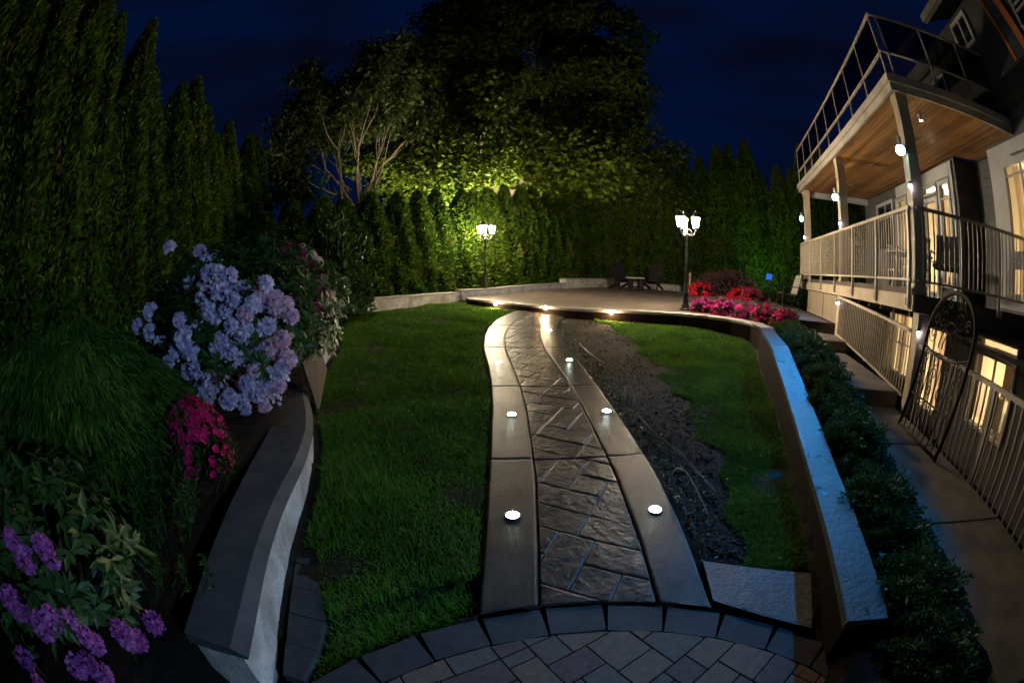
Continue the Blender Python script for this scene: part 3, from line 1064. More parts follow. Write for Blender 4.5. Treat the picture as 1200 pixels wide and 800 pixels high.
# right back row
NR = 19
for i in range(NR):
    u = i / (NR - 1)
    x, y = 4.0 + 12.0 * u, 20.9 - 6.6 * u
    hh = 6.6 + random.uniform(-.8, .9) - (.7 if i < 3 else 0)
    cedar(x + random.uniform(-.1, .1), y, .6, hh, 'tall pointed cedar in the dark hedge behind the right lamp post', 'cedars of the right back hedge', CEDARS_BACK, 1.15)


# ------------------------------------------------------------------ branching trees
def grow(mb, p, d, length, rad, depth, tips, spread, r_, up_=.15, segs=4, nch=(2, 3)):
    pts = [Vector(p)]
    rads = [rad]
    d = Vector(d).normalized()
    for i in range(segs):
        d = (d + Vector((r_.normal(0, .12), r_.normal(0, .12), r_.normal(0, .08) + up_ * .3))).normalized()
        pts.append(pts[-1] + d * (length / segs))
        rads.append(rad * (1 - .45 * (i + 1) / segs))
    mb.tube(pts, rads, 6 if depth > 1 else 4, cap=False)
    if depth <= 1:
        tips += [tuple(q) for q in pts[1:]]
    if depth == 0:
        return
    for k in range(r_.integers(nch[0], nch[1] + 1)):
        ax = Vector(r_.normal(size=3)).normalized()
        nd = (d + ax * spread).normalized()
        st = pts[-1] if k < 2 else pts[-2]
        grow(mb, st, nd, length * r_.uniform(.62, .85), rads[-1] * .8, depth - 1, tips, spread, r_, up_, segs, nch)


def broad_tree(loc, crown_c, crown_r, n_clumps, per, lsize, label, seed, trunk_r=.3, nleaf_mat='maple', shell=.55, clump=1.1, skirt=0):
    r_ = np.random.default_rng(seed)
    o = thing('broadleaf_tree', loc, label, 'tree')
    mb = MB(); tips = []
    zc = crown_c[2]
    mb.tube([(0, 0, -.3), (.1, 0, zc * .25), (crown_c[0] * .3, crown_c[1] * .3, zc * .5)], [trunk_r * 1.2, trunk_r, trunk_r * .8], 10)
    for k in range(9):
        a = k * 2.4 + r_.uniform(0, .6)
        grow(mb, (crown_c[0] * .3, crown_c[1] * .3, zc * r_.uniform(.38, .5)), (math.cos(a), math.sin(a), r_.uniform(.3, 1.4)), crown_r[0] * .45, trunk_r * .45, 3, tips, .55, r_)
    mb.build('trunk', M['bark'], o, smooth=True)
    C_ = []
    while len(C_) < n_clumps:
        v = unit(r_.normal(size=3)) * r_.uniform(shell, 1.0)
        v = v * np.array([1 + .45 * max(0, -v[2]), 1 + .45 * max(0, -v[2]), 1])
        lump = 1 + .16 * math.sin(4 * v[0] + 3 * v[2] + seed) + .12 * math.sin(7 * v[1] - 5 * v[2])
        C_.append(np.array(crown_c) + v * np.array(crown_r) * lump)
    for k in range(skirt):                                  # low hanging front and sides of the crown
        a = r_.uniform(0, 6.28); q = r_.uniform(.45, 1.05)
        C_.append(np.array(crown_c) + np.array([crown_r[0] * q * math.cos(a), crown_r[1] * q * math.sin(a), -crown_r[2] * r_.uniform(.62, .86)]))
    C_ = np.array(C_)
    P = np.repeat(C_, per, 0)
    n = len(P)
    P = P + unit(r_.normal(size=(n, 3))) * (r_.uniform(0, 1, (n, 1)) ** .5) * clump * np.array([1, 1, .62]) * np.repeat(r_.uniform(.7, 1.3, len(C_)), per)[:, None]
    A = r_.normal(size=(n, 3)) * np.array([1, 1, .45]) + np.array([0, 0, -.35])
    tw = unit(r_.normal(size=(n, 3)) * .5 + np.array([0, 0, 1.0]))
    V, F = leaves(P, A, lsize * r_.uniform(.65, 1.25, n), lsize * r_.uniform(.65, 1.1, n), twist=tw, r_=r_)
    add('crown', np_mesh('crown', V, F, M[nleaf_mat]), o)
    return o


broad_tree((-.6, 19.6, .6), (.6, -.8, 10.0), (6.2, 4.6, 6.9), 340, 330, .205, 'huge dark maple crown rising behind the back hedge, lit from below', 31, .4, 'maple', .5, 1.15, 90)
# small tree with pale visible stems left of the maple
def stem_tree(loc, label, seed):
    r_ = np.random.default_rng(seed)
    o = thing('small_tree', loc, label, 'tree')
    mb = MB(); tips = []
    for k in range(4):
        a = k * 1.6 + .4
        mb.tube([(.06 * math.cos(a), .06 * math.sin(a), -.2), (.12 * math.cos(a), .12 * math.sin(a), 1.6), (.3 * math.cos(a), .3 * math.sin(a), 3.0)], [.07, .06, .05], 7)
        for j in range(3):
            b_ = a + r_.normal(0, .8)
            grow(mb, (.3 * math.cos(a), .3 * math.sin(a), 3.0 - .25 * j), (math.cos(b_) * .75, math.sin(b_) * .6, r_.uniform(.5, 1.4)), 1.75, .05, 3, tips, .5, r_, .3, 4, (2, 2))
    for k in range(4):                                      # long low limbs reaching left
        grow(mb, (-.2, 0, 2.4 + .35 * k), (-1, r_.normal(0, .3), .25 + .1 * k), 1.5, .04, 2, tips, .35, r_, .05, 4, (2, 2))
    mb.build('trunk', surf('pale_bark', (0.2, 0.165, 0.12), (0.38, 0.31, 0.23), rough=.85, scale=10, stretch=(1, 1, .3)), o, smooth=True)
    T = np.array(tips)
    per = 34
    P = np.repeat(T, per, 0) + r_.normal(0, .2, (len(T) * per, 3)) * np.array([1, 1, .7])
    n = len(P)
    A = r_.normal(size=(n, 3)) + np.array([0, 0, -.7])
    V, F = leaves(P, A, .2 * r_.uniform(.7, 1.3, n), .11 * r_.uniform(.7, 1.2, n), r_=r_)
    add('crown', np_mesh('crown', V, F, M['smallleaf']), o)
    return o


stem_tree((-4.75, 12.4, .6), 'airy small tree with pale forked stems left of the big maple', 44)
# trees outside the garden seen over the left hedge
for (loc, cc, cr__, lab, sd) in (((-9.2, 3.6, .3), (0, 0, 6.2), (1.7, 1.7, 2.3), 'dark leafy treetop above the left hedge at the top edge', 52),
                                 ((-10.8, 9.4, .3), (0, 0, 5.6), (1.3, 1.3, 1.6), 'small dark treetop peeking over the middle of the left hedge', 53)):
    broad_tree(loc, cc, cr__, 40, 130, .2, lab, sd, .14, 'smallleaf', .3, .6)


# ------------------------------------------------------------------ shrubs
def shrub_mesh(name, seed, n, rx, ry, h, L0, W0, mat, fold=.06, flat=.0, shell=.25, up_=.6, power=2.0, lump=.12):
    """rounded mass of separate leaves over a core coloured dark for inner shade"""
    r_ = np.random.default_rng(seed)
    d = unit(r_.normal(size=(n, 3)))
    d[:, 2] = np.abs(d[:, 2]) * .98 + .0
    k = 1 - shell * np.abs(r_.normal(0, .6, n))
    ph = r_.uniform(0, 6.28, 5)
    lum = 1 + lump * np.sin(5 * d[:, 0] + ph[0] + 2 * d[:, 2]) * np.sin(5 * d[:, 1] + ph[1]) + lump * .8 * np.sin(9 * d[:, 0] + 7 * d[:, 1] + ph[2]) + lump * .5 * np.sin(14 * d[:, 1] - 11 * d[:, 2] + ph[3])
    P = d * (k * lum)[:, None] * np.array([rx, ry, h])
    A = d * np.array([1, 1, .8]) + np.array([0, 0, up_]) + r_.normal(0, .55, (n, 3))
    V, F = leaves(P, A, L0 * r_.uniform(.6, 1.25, n), W0 * r_.uniform(.7, 1.2, n), fold=fold, r_=r_)
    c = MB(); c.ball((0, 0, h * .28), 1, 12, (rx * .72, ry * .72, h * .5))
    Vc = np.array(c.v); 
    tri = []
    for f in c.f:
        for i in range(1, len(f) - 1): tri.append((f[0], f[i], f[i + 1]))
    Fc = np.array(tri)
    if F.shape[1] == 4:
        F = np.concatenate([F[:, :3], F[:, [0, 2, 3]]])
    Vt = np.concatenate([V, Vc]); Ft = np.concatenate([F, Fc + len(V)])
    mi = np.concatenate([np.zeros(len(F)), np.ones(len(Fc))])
    return np_mesh(name, Vt, Ft, [M[mat], M['core']], midx=mi)


def truss_mesh(name, seed, mat, rad=.09, n=11, pet=.05):
    """a flower truss: open five-petalled florets set over a dome"""
    r_ = np.random.default_rng(seed)
    Vs = []
    for k in range(n):
        u = 1 - 1.25 * (k + .5) / n
        a = k * 2.399 + r_.uniform(-.2, .2)
        s = math.sqrt(max(0, 1 - u * u))
        d = np.array([s * math.cos(a), s * math.sin(a), u])
        c = d * rad * .55
        t1 = unit(np.cross(d, [.3, .2, .9])); t2 = np.cross(d, t1)
        off = r_.uniform(0, 6.28)
        m_ = 5
        P = np.repeat(c[None], m_, 0)
        an = off + np.arange(m_) * 2 * np.pi / m_
        A = (np.cos(an)[:, None] * t1 + np.sin(an)[:, None] * t2) * .85 + d * .75
        tw = np.repeat(d[None], m_, 0) + r_.normal(0, .15, (m_, 3))
        V, F = leaves(P, A, pet * r_.uniform(.9, 1.2, m_), pet * .85, fold=-.1, twist=tw, r_=r_, wide=.62)
        Vs.append((V, F))
    V, F = join(Vs)
    return np_mesh(name, V, F, M[mat])


def whorl_leaves(centers, dirs, per, L0, W0, r_):
    n = len(centers)
    P = np.repeat(centers, per, 0)
    D = np.repeat(unit(dirs), per, 0)
    rnd = unit(r_.normal(size=(n * per, 3)))
    T = unit(np.cross(D, rnd))
    A = T + D * r_.uniform(-.25, .55, (n * per, 1))
    V, F = leaves(P, A, L0 * r_.uniform(.7, 1.2, n * per), W0 * r_.uniform(.8, 1.15, n * per), fold=.07, twist=D, r_=r_, wide=.55)
    return V, F


TR = {k: [truss_mesh('flower_truss', 60 + i + 7 * j, k, rad=.085, n=17, pet=.046) for i in range(3)] for j, k in enumerate(('lav', 'pink', 'mag', 'violet', 'cream'))}


def rhododendron(loc, rx, ry, h, n_whorl, label, flowers, seed, leaf=(.13, .042), fsize=1.0, stems=True, face=None):
    """flowers: list of (direction unit or position in the bush, mesh key)"""
    r_ = np.random.default_rng(seed)
    o = thing('rhododendron_bush', loc, label, 'bush')
    d = unit(r_.normal(size=(n_whorl, 3))); d[:, 2] = np.abs(d[:, 2]) * 1.3 - .42
    d = unit(d)
    k = r_.uniform(.55, 1.0, n_whorl) ** .6
    lum = 1 + .1 * np.sin(6 * d[:, 0] + 2) * np.sin(5 * d[:, 2])
    P = d * (k * lum)[:, None] * np.array([rx, ry, h * .55]) + np.array([0, 0, h * .48])
    V, F = whorl_leaves(P, d + np.array([0, 0, .5]), 7, leaf[0], leaf[1], r_)
    add('foliage', np_mesh('foliage', V, F, M['rholeaf']), o)
    mb = MB()
    idx = r_.choice(n_whorl, 26, replace=False)
    for i in idx:
        e_ = P[i]
        m1 = e_ * np.array([.45, .45, .5]) + r_.normal(0, .05, 3)
        mb.tube([(0, 0, -.1), m1, e_], [.022, .014, .006], 5)
    mb.build('stems', M['bark'], o)
    for pos, key in flowers:
        dv = unit(np.array(pos) - np.array([0, 0, h * .42]))
        f = add('flower_cluster', random.choice(TR[key]), o, loc=pos, scale=[fsize * random.uniform(.85, 1.2)] * 3)
        f.rotation_euler = Vector(dv + np.array([0, 0, .35])).to_track_quat('Z', 'Y').to_euler()
        f.rotation_euler.rotate_axis('Z', random.uniform(0, 6.28))
    return o


def ray_xy(az, el, D):
    """point of the place seen at an azimuth / elevation from where the photographer stood, D metres out"""
    return (D * math.sin(R(az)), D * math.cos(R(az)), EYE + D * math.tan(R(el)))


# big lavender bush: clusters read off the photograph as (azimuth, elevation, colour)
PX = [(202, 297), (232, 287), (252, 292), (250, 285), (218, 323), (245, 318), (257, 325), (232, 317), (240, 350), (262, 325), (270, 330), (282, 322), (237, 353), (246, 356), (262, 356), (274, 355), (258, 345),
      (162, 382), (182, 370), (180, 392), (200, 405), (206, 392), (218, 400), (198, 425), (208, 430), (222, 410), (225, 430), (212, 385), (252, 398), (262, 400), (268, 410), (276, 412), (256, 390), (272, 385), (282, 380),
      (302, 340), (312, 335), (318, 345), (300, 350), (296, 360), (310, 378), (316, 368), (322, 360), (328, 330), (305, 402), (318, 398), (330, 400), (316, 372), (298, 432), (320, 440), (312, 446), (296, 446), (330, 432), (338, 420),
      (290, 450), (302, 462), (286, 480), (268, 466), (278, 492), (292, 498), (264, 470), (226, 490), (246, 496), (288, 372), (334, 358), (340, 372)]
cent = np.array([-2.95, 4.05])
fl = []
from math import asin, acos


def px_dir(u, v):
    """viewing direction of a photograph pixel (15 mm equisolid lens)"""
    a = (u - 600) ; b_ = 400 - v
    r__ = math.hypot(a, b_); th = 2 * math.asin(r__ / 1000)
    x = math.sin(th) * a / r__; z = math.sin(th) * b_ / r__; y = math.cos(th)
    x, z = x * _c - z * _s, x * _s + z * _c
    return np.array([x, y * _p + z * _q, -y * _q + z * _p])


def on_ellipsoid(u, v, c, rad, back=0.0):
    """first point of an ellipsoid (the bush's outline) seen through a pixel"""
    d = px_dir(u, v); o_ = np.array([0, 0, EYE]) - c
    dd, oo = d / rad, o_ / rad
    A_ = dd @ dd; B_ = 2 * dd @ oo; C_ = oo @ oo - 1
    disc = B_ * B_ - 4 * A_ * C_
    t = (-B_ - math.sqrt(disc)) / (2 * A_) if disc > 0 else -B_ / (2 * A_)
    return np.array([0, 0, EYE]) + d * (t + back)


RB = np.array([-2.68, 3.68, .28]); RC = RB + np.array([0, 0, .78]); RR = np.array([1.12, 1.12, .92])
for (u, v) in PX:
    p = on_ellipsoid(u, v, RC, RR) - RB
    key = 'lav' if (u < 285 or v > 440 or random.random() < .45) else 'pink'
    if u > 320 and v < 430: key = 'pink'
    fl.append((tuple(p * random.uniform(.88, 1.04)), key))
_r = np.random.default_rng(77)
while len(fl) < 98:
    u, v = _r.uniform(185, 335), _r.uniform(300, 490)
    if (u - 265) ** 2 / 80 ** 2 + (v - 395) ** 2 / 110 ** 2 > 1: continue
    p = on_ellipsoid(u, v, RC, RR) - RB
    fl.append((tuple(p * _r.uniform(.72, .98)), 'lav' if u < 290 else 'pink'))
lav_bush = rhododendron(tuple(RB), 1.1, 1.1, 1.66, 900, 'large bush full of pale lavender flower heads behind the left wall', fl, 71, fsize=.92, leaf=(.12, .045))
deep = []
while len(deep) < 70:
    u, v = _r.uniform(175, 345), _r.uniform(290, 500)
    if (u - 262) ** 2 / 88 ** 2 + (v - 392) ** 2 / 118 ** 2 > 1: continue
    deep.append((on_ellipsoid(u, v, RC, RR) - RB) * _r.uniform(.7, .95))
parts = []
for c in deep:
    for k in range(40):
        dv = unit(_r.normal(size=3)); dv[2] = abs(dv[2]); an = _r.uniform(0, 6.28)
        t1 = unit(np.cross(dv, [.3, .2, .9])); t2 = np.cross(dv, t1)
        A = np.array([t1 * math.cos(an) + t2 * math.sin(an) + dv * .7])
        parts.append(leaves(np.array([c + dv * .055]), A, .045 * _r.uniform(.8, 1.2), .04, fold=-.1, twist=dv[None], r_=_r, wide=.62))
Vd, Fd = join(parts)
tag(add('small_flower_clusters', np_mesh('small_flower_clusters', Vd, Fd, M['lav']), lav_bush), kind='stuff')
PX2 = [(362, 312), (380, 345), (366, 372), (350, 335), (341, 297), (348, 303), (352, 298), (370, 330), (376, 335), (372, 345), (378, 328), (372, 362), (380, 370), (366, 358), (336, 290), (362, 375)]
PX2c = [(355, 293), (365, 300), (372, 308), (324, 305), (384, 342), (384, 365), (356, 320), (350, 320), (340, 330), (366, 345), (345, 345), (360, 325), (352, 368), (372, 385), (386, 352), (334, 308)]
RB2 = np.array([-3.05, 5.75, .45]); RC2 = RB2 + np.array([0, 0, .75]); RR2 = np.array([1.02, 1.02, 1.02])
PX2p = [(338, 322), (346, 338), (352, 352), (344, 366), (336, 378), (356, 335), (366, 386), (330, 345), (358, 392)]
fl2 = [(tuple(on_ellipsoid(u, v, RC2, RR2) - RB2), 'pink') for u, v in PX2p] + [(tuple(on_ellipsoid(u, v, RC2, RR2) - RB2), 'mag') for u, v in PX2] + [(tuple(on_ellipsoid(u, v, RC2, RR2) - RB2), 'cream') for u, v in PX2c]
rhododendron(tuple(RB2), .64, .64, 1.38, 220, 'bush with deep magenta and faded cream flower heads behind the lavender one', fl2, 72, fsize=1.12)
# violet bush in the near left corner
PX3 = [(14, 632), (24, 645), (30, 655), (52, 640), (60, 655), (45, 635), (12, 700), (22, 715), (40, 722), (52, 735), (60, 725), (80, 725), (100, 745), (112, 755), (90, 780), (102, 775), (140, 738), (150, 748), (178, 728), (185, 738), (160, 750), (30, 770), (45, 795), (120, 790)]
RB3 = np.array([-1.85, .45, .25]); RC3 = RB3 + np.array([0, 0, .25]); RR3 = np.array([.55, .55, .5])
fl3 = [(tuple(on_ellipsoid(u, v, RC3, RR3) - RB3), 'violet') for u, v in PX3]
rhododendron(tuple(RB3), .55, .5, .75, 240, 'dark bush with violet purple flowers in the near left corner', fl3, 73, leaf=(.1, .032), fsize=.58)

# leafy shrub (laurel) behind the bushes, lit from the lamp
o = thing('laurel_shrub', (-3.75, 8.2, .55), 'tall glossy-leaved shrub lit at its right edge behind the magenta bush', 'shrub')
add('foliage', shrub_mesh('foliage', 81, 5200, .75, .75, 2.3, .15, .06, 'laurel', shell=.5, lump=.2), o)
b = MB()
for k in range(5): b.tube([(0, 0, -.2), (.15 * math.cos(k * 1.3), .15 * math.sin(k * 1.3), 1.4)], [.03, .015], 6)
b.build('stems', M['bark'], o)


def azalea(loc, rx, ry, h, key, label, seed, nflow=260, group=None, leafn=1300, rz=0, fsz=.045, mixk=None):
    r_ = np.random.default_rng(seed)
    o = thing('azalea_bush', loc, label, 'bush', group, rz)
    add('foliage', shrub_mesh('foliage', seed, leafn, rx, ry, h, .06, .024, 'box', shell=.35), o)
    for kk, nn in ([(key, nflow)] if not mixk else [(key, int(nflow * .75)), (mixk, int(nflow * .25))]):
        d = unit(r_.normal(size=(nn, 3))); d[:, 2] = np.abs(d[:, 2])
        cl = np.sin(11 * d[:, 0] + seed) + np.sin(12 * d[:, 1] + 2 * seed) + np.sin(11 * d[:, 2])
        d = d[cl > -.75]
        parts = []
        for v in d:
            c = v * np.array([rx, ry, h]) * r_.uniform(.92, 1.08)
            t1 = unit(np.cross(v, [.3, .2, .9])); t2 = np.cross(v, t1)
            an = r_.uniform(0, 6.28) + np.arange(5) * 2 * np.pi / 5
            A = (np.cos(an)[:, None] * t1 + np.sin(an)[:, None] * t2) + v * .6
            parts.append(leaves(np.repeat(c[None], 5, 0), A, fsz * r_.uniform(.9, 1.2, 5), fsz * .85, fold=-.1, twist=np.repeat(v[None], 5, 0), r_=r_, wide=.6))
        V, F = join(parts)
        tag(add('blossoms', np_mesh('blossoms', V, F, M[kk]), o), kind=None)
    return o


azalea((-2.2, 2.12, .25), .26, .26, .5, 'crim', 'small crimson azalea at the foot of the lavender bush', 91, 420, fsz=.036, leafn=900)
azalea((7.05, 14.75, .73), .58, .5, .5, 'red', 'red azalea left of the purple-leaved maple in the rear bed', 92, 560, fsz=.055)
azalea((8.45, 13.55, .73), .82, .5, .46, 'red', 'red azalea below the purple-leaved maple, beside the cafe chairs', 93, 620, mixk='crim', fsz=.055)
row = [(4.12, 8.45), (4.42, 8.0), (4.66, 7.5), (4.82, 7.0), (5.0, 6.55)]
labs = ['magenta azalea right beside the right lamp post, first of the row', 'magenta azalea second from the right lamp post along the patio edge', 'magenta azalea in the middle of the row along the patio edge',
        'crimson azalea fourth from the lamp post, where the patio edge bends', 'crimson azalea at the end of the row next to the green clipped shrubs']
for i, (x, y) in enumerate(row):
    azalea((x, y, .68), .32, .3, .34 + .03 * (i % 2), 'mag' if i < 3 else 'crim', labs[i], 100 + i, 300, group='azaleas along the patio edge', leafn=900, mixk='crim' if i < 3 else 'mag', fsz=.04)

# purple-leaved weeping maple
o = thing('purple_maple', (8.35, 15.0, .7), 'low dome of purple-leaved maple in the rear bed before the dark hedge', 'shrub')
add('foliage', shrub_mesh('foliage', 111, 6500, 1.6, .9, 1.0, .13, .035, 'purpleleaf', up_=-.5, shell=.3), o)
b = MB(); b.tube([(0, 0, -.1), (.05, 0, .4), (.2, .1, .8)], [.07, .05, .03], 7); b.build('trunk', M['bark'], o)

# weeping thread cypress mound on the left
r_ = np.random.default_rng(121)
o = thing('thread_cypress', (-3.55, 1.75, .2), 'shaggy green weeping cypress mound before the left hedge', 'shrub')
n = 26000
d = unit(r_.normal(size=(n, 3))); d[:, 2] = np.abs(d[:, 2])
lum = 1 + .09 * np.sin(5 * d[:, 0] + 1) * np.sin(6 * d[:, 1]) + .06 * np.sin(13 * d[:, 0] + 9 * d[:, 2])
P = d * (lum * (1 - .12 * np.abs(r_.normal(0, 1, n))))[:, None] * np.array([1.25, 1.3, 1.12])
A = d * np.array([.9, .9, .2]) + np.array([0, 0, -.75]) + r_.normal(0, .25, (n, 3))
V, F = leaves(P, A, .17 * r_.uniform(.5, 1.3, n), .012 * r_.uniform(.7, 1.5, n), r_=r_)
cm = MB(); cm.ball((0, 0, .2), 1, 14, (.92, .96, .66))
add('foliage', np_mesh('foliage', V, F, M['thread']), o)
cm.build('inner_shade_core', M['core'], o)  # core ball coloured dark for the shade within the mound

# leafy perennials in the near left bed
def perennial(loc, n, L0, W0, h, label, seed, mat='laurel'):
    r_ = np.random.default_rng(seed)
    o = thing('leafy_plant', loc, label, 'plant')
    k = max(6, n // 12)
    cen = np.stack([r_.normal(0, .14, k), r_.normal(0, .14, k), np.zeros(k)], -1)
    tops = cen + np.stack([r_.normal(0, .06, k), r_.normal(0, .06, k), r_.uniform(.4, 1, k) * h], -1)
    mb = MB()
    parts = []
    for a, c in zip(cen, tops):
        mb.tube([(0, 0, -.1), a * .7, (a + c) / 2 + r_.normal(0, .01, 3), c], [.006, .006, .005, .003], 5)
        m_ = 34
        u = r_.uniform(.25, 1, m_)
        P = a + (c - a) * u[:, None]
        an = np.arange(m_) * 2.4 + r_.uniform(0, 6)
        A = np.stack([np.cos(an), np.sin(an), r_.uniform(.1, .9, m_)], -1)
        parts.append(leaves(P, A, .62 * L0 * r_.uniform(.6, 1.3, m_), .6 * W0 * r_.uniform(.8, 1.2, m_), fold=.06, twist=np.tile([0, 0, 1.0], (m_, 1)) + r_.normal(0, .2, (m_, 3)), r_=r_))
    V, F = join(parts)
    add('leaves', np_mesh('leaves', V, F, M[mat]), o)
    mb.build('stems', M['laurel'], o)
    return o


for (x, y, n, L0, W0, h, lab, sd) in (
        (-1.95, 1.62, 160, .12, .035, .42, 'rosette-leaved plant below the crimson azalea', 131),
        (-1.78, 1.2, 150, .09, .035, .34, 'bright leafy plant beside the middle of the curved wall', 132),
        (-2.15, 1.35, 170, .12, .03, .5, 'upright leafy plant between the shaggy mound and the curved wall', 133),
        (-2.2, .85, 170, .13, .035, .55, 'tall leafy plant at the foot of the shaggy mound', 134),
        (-1.6, .78, 160, .06, .026, .26, 'small-leaved plant at the near end of the curved wall', 135),
        (-2.55, 1.9, 150, .12, .032, .55, 'strap-leaved plant left of the crimson azalea', 136),
        (-2.75, .65, 170, .12, .035, .7, 'dark leafy plant at the left frame edge under the mound', 137)):
    perennial((x, y, .24), n, L0, W0, h, lab, sd)

# boulder under the lavender bush
r_ = np.random.default_rng(5)
b = MB(); b.ball((0, 0, 0), .17, 14, (1.15, .9, .75))
b.v = [tuple(np.array(v) * (1 + .10 * math.sin(9 * v[0] + 4) + .08 * math.sin(13 * v[1] + 2) + .06 * math.sin(17 * v[2]))) for v in b.v]
tag(b.build('boulder', M['stone'], loc=(-2.2, 2.95, .2), smooth=True), 'smooth blue-grey boulder peeking out under the lavender bush', 'rock')

# clipped shrubs along the right wall
BOX = [shrub_mesh('boxwood_foliage', 140 + i, 4600, .31, .36, .36, .045, .02, 'box', shell=.3, lump=.16) for i in range(3)]
ns = 16
for i in range(ns):
    s = -4.3 + 6.9 * i / (ns - 1)
    p = H(s + random.uniform(-.06, .06), -1.50 + random.uniform(-.03, .03))
    lab = 'low clipped green shrub in the row between the wet wall and the walkway'
    grp = 'clipped shrubs along the wet wall'
    if i == 0: lab = 'nearest clipped shrub of the row, lit bluish in the bottom right corner'
    if i == ns - 1: lab = 'farthest clipped shrub of the row, touching the crimson azaleas'
    o = thing('clipped_shrub', (p[0], p[1], float(wall_top(s)) - .1), lab, 'shrub', grp, HROT + math.pi / 2 + random.choice([0, math.pi]) + random.uniform(-.2, .2))
    k = random.uniform(.9, 1.1)
    add('foliage', random.choice(BOX), o, scale=(k, k, k * random.uniform(.55, .72)))

# ------------------------------------------------------------------ grass
def blades(n_try, x0, x1, y0, y1, inside, seed, dens):
    r_ = np.random.default_rng(seed)
    x = r_.uniform(x0, x1, n_try); y = r_.uniform(y0, y1, n_try)
    D = np.hypot(x, y)
    keep = inside(x, y) & (r_.uniform(0, 1, n_try) < np.clip((3.2 / np.maximum(D, .5)) ** 1.3, .12, 1))
    x, y, D = x[keep], y[keep], D[keep]
    n = len(x)
    P = np.stack([x, y, ground_z(x, y) - .005], -1)
    patch = .72 + .42 * np.sin(3.1 * x + 2 * np.sin(2.3 * y)) * np.sin(2.7 * y + 1)
    Lh = r_.uniform(.03, .085, n) * np.clip(patch, .45, 1.25)
    W_ = np.clip(.0035 + .0011 * D, .0045, .016)
    th = r_.uniform(0, 6.28, n)
    lean = np.abs(r_.normal(.35, .25, n))
    A = np.stack([np.cos(th) * lean, np.sin(th) * lean, np.ones(n)], -1)
    A = unit(A)
    S = np.stack([np.cos(th + 1.57), np.sin(th + 1.57), np.zeros(n)], -1)
    mid = P + A * (Lh * .55)[:, None]
    tip = P + A * Lh[:, None] + np.stack([np.cos(th), np.sin(th), np.full(n, -.35)], -1) * (Lh * .28)[:, None]
    w2 = (W_ / 2)[:, None]
    V = np.stack([P - S * w2, P + S * w2, mid + S * w2 * .8, mid - S * w2 * .8, tip], 1).reshape(-1, 3)
    k = np.arange(n)[:, None] * 5
    dry = (r_.uniform(0, 1, n) < .05 + .13 * (np.sin(4.3 * x + 1.7 * y) * np.sin(3.9 * y - x) > .55)).astype(int)
    return V, [k + np.array([[0, 1, 2, 3]]), k + np.array([[3, 2, 4]])], np.concatenate([dry, dry])


def in_left(x, y):
    r_ = np.hypot(x - TC[0], y - TC[1])
    ok = (x < plo(y) - .02) & (x > lwx(y) + .08) & (r_ > 1.34) & (y > .8)
    ok &= ~((y < 1.78) & (x < -.82 - .5 * np.maximum(0, y - 1.2)))
    ey = np.where(x < -1.15, 99, edge_y(x) - .06)
    ok &= (y < ey)
    # back wall line
    ok &= (y < 11.8)
    return ok


def in_right(x, y):
    wob = .07 * np.sin(5 * y) + .05 * np.sin(11 * y + 1)
    ok = (x > dex(y) + wob) & (x < rwx(y) - .06) & (y > 1.45) & (y < edge_y(np.clip(x, -1, 3.9)) - .05)
    ok &= ~((x > 1.0) & (y < 1.78 - .0) & (x < 1.75) & (y < 1.72 - .55 * (x - 1.06)))
    return ok


V, F, DI = blades(620000, -4.2, .1, .8, 11.8, in_left, 201, 1)
tag(add('grass', np_mesh('grass', V, F, [M['grass'], M['drygrass']], midx=DI)), 'dense short lawn grass between the curved wall and the path', 'grass', kind='stuff')
V, F, DI = blades(420000, 1.15, 4.4, 1.4, 8.7, in_right, 202, 1)
tag(add('grass', np_mesh('grass', V, F, [M['grass'], M['drygrass']], midx=DI)), 'bright green lawn grass between the bare soil and the wet wall', 'grass', kind='stuff')

# clods and dry bits on the bare soil strip
r_ = np.random.default_rng(210)
n = 4200
y = r_.uniform(1.6, 8.6, n); x = pro(y) + .04 + r_.uniform(0, 1, n) * np.maximum(.05, dex(y) - pro(y) + .1)
parts = []
P = np.stack([x, y, gz(y) - .012], -1)
sz = r_.uniform(.003, .013, n) * np.where(r_.uniform(0, 1, n) > .95, 2.0, 1)
oct_ = np.array([[1, 0, 0], [-1, 0, 0], [0, 1, 0], [0, -1, 0], [0, 0, .7], [0, 0, -.7]])
fo = np.array([[0, 2, 4], [2, 1, 4], [1, 3, 4], [3, 0, 4], [2, 0, 5], [1, 2, 5], [3, 1, 5], [0, 3, 5]])
V = (P[:, None] + oct_[None] * sz[:, None, None] * r_.uniform(.6, 1.4, (n, 6, 1))).reshape(-1, 3)
F = (np.arange(n)[:, None, None] * 6 + fo[None]).reshape(-1, 3)
tag(add('soil_clods', np_mesh('soil_clods', V, F, surf('clods', (0.008, 0.006, 0.0045), (0.026, 0.019, 0.014), rough=.95, scale=14))), 'loose clods on the bare soil strip right of the path', 'soil', kind='stuff')
# strip of dark mulch and fallen leaves hugging the path
n = 1500
y = r_.uniform(1.7, 8.3, n); x = pro(y) + .03 + np.abs(r_.normal(0, .14, n))
P = np.stack([x, y, gz(y) - .005], -1)
A = np.stack([r_.normal(size=n), r_.normal(size=n), np.abs(r_.normal(0, .5, n))], -1)
V, F = leaves(P, A, r_.uniform(.02, .07, n), r_.uniform(.005, .018, n), r_=r_)
tag(add('weeds', np_mesh('weeds', V, F, leafmat('weed_leaves', (0.03, 0.05, 0.03), (0.13, 0.15, 0.1), rough=.5, scale=6))), 'straggly weeds and dry leaves along the right edge of the path', 'weeds', kind='stuff')

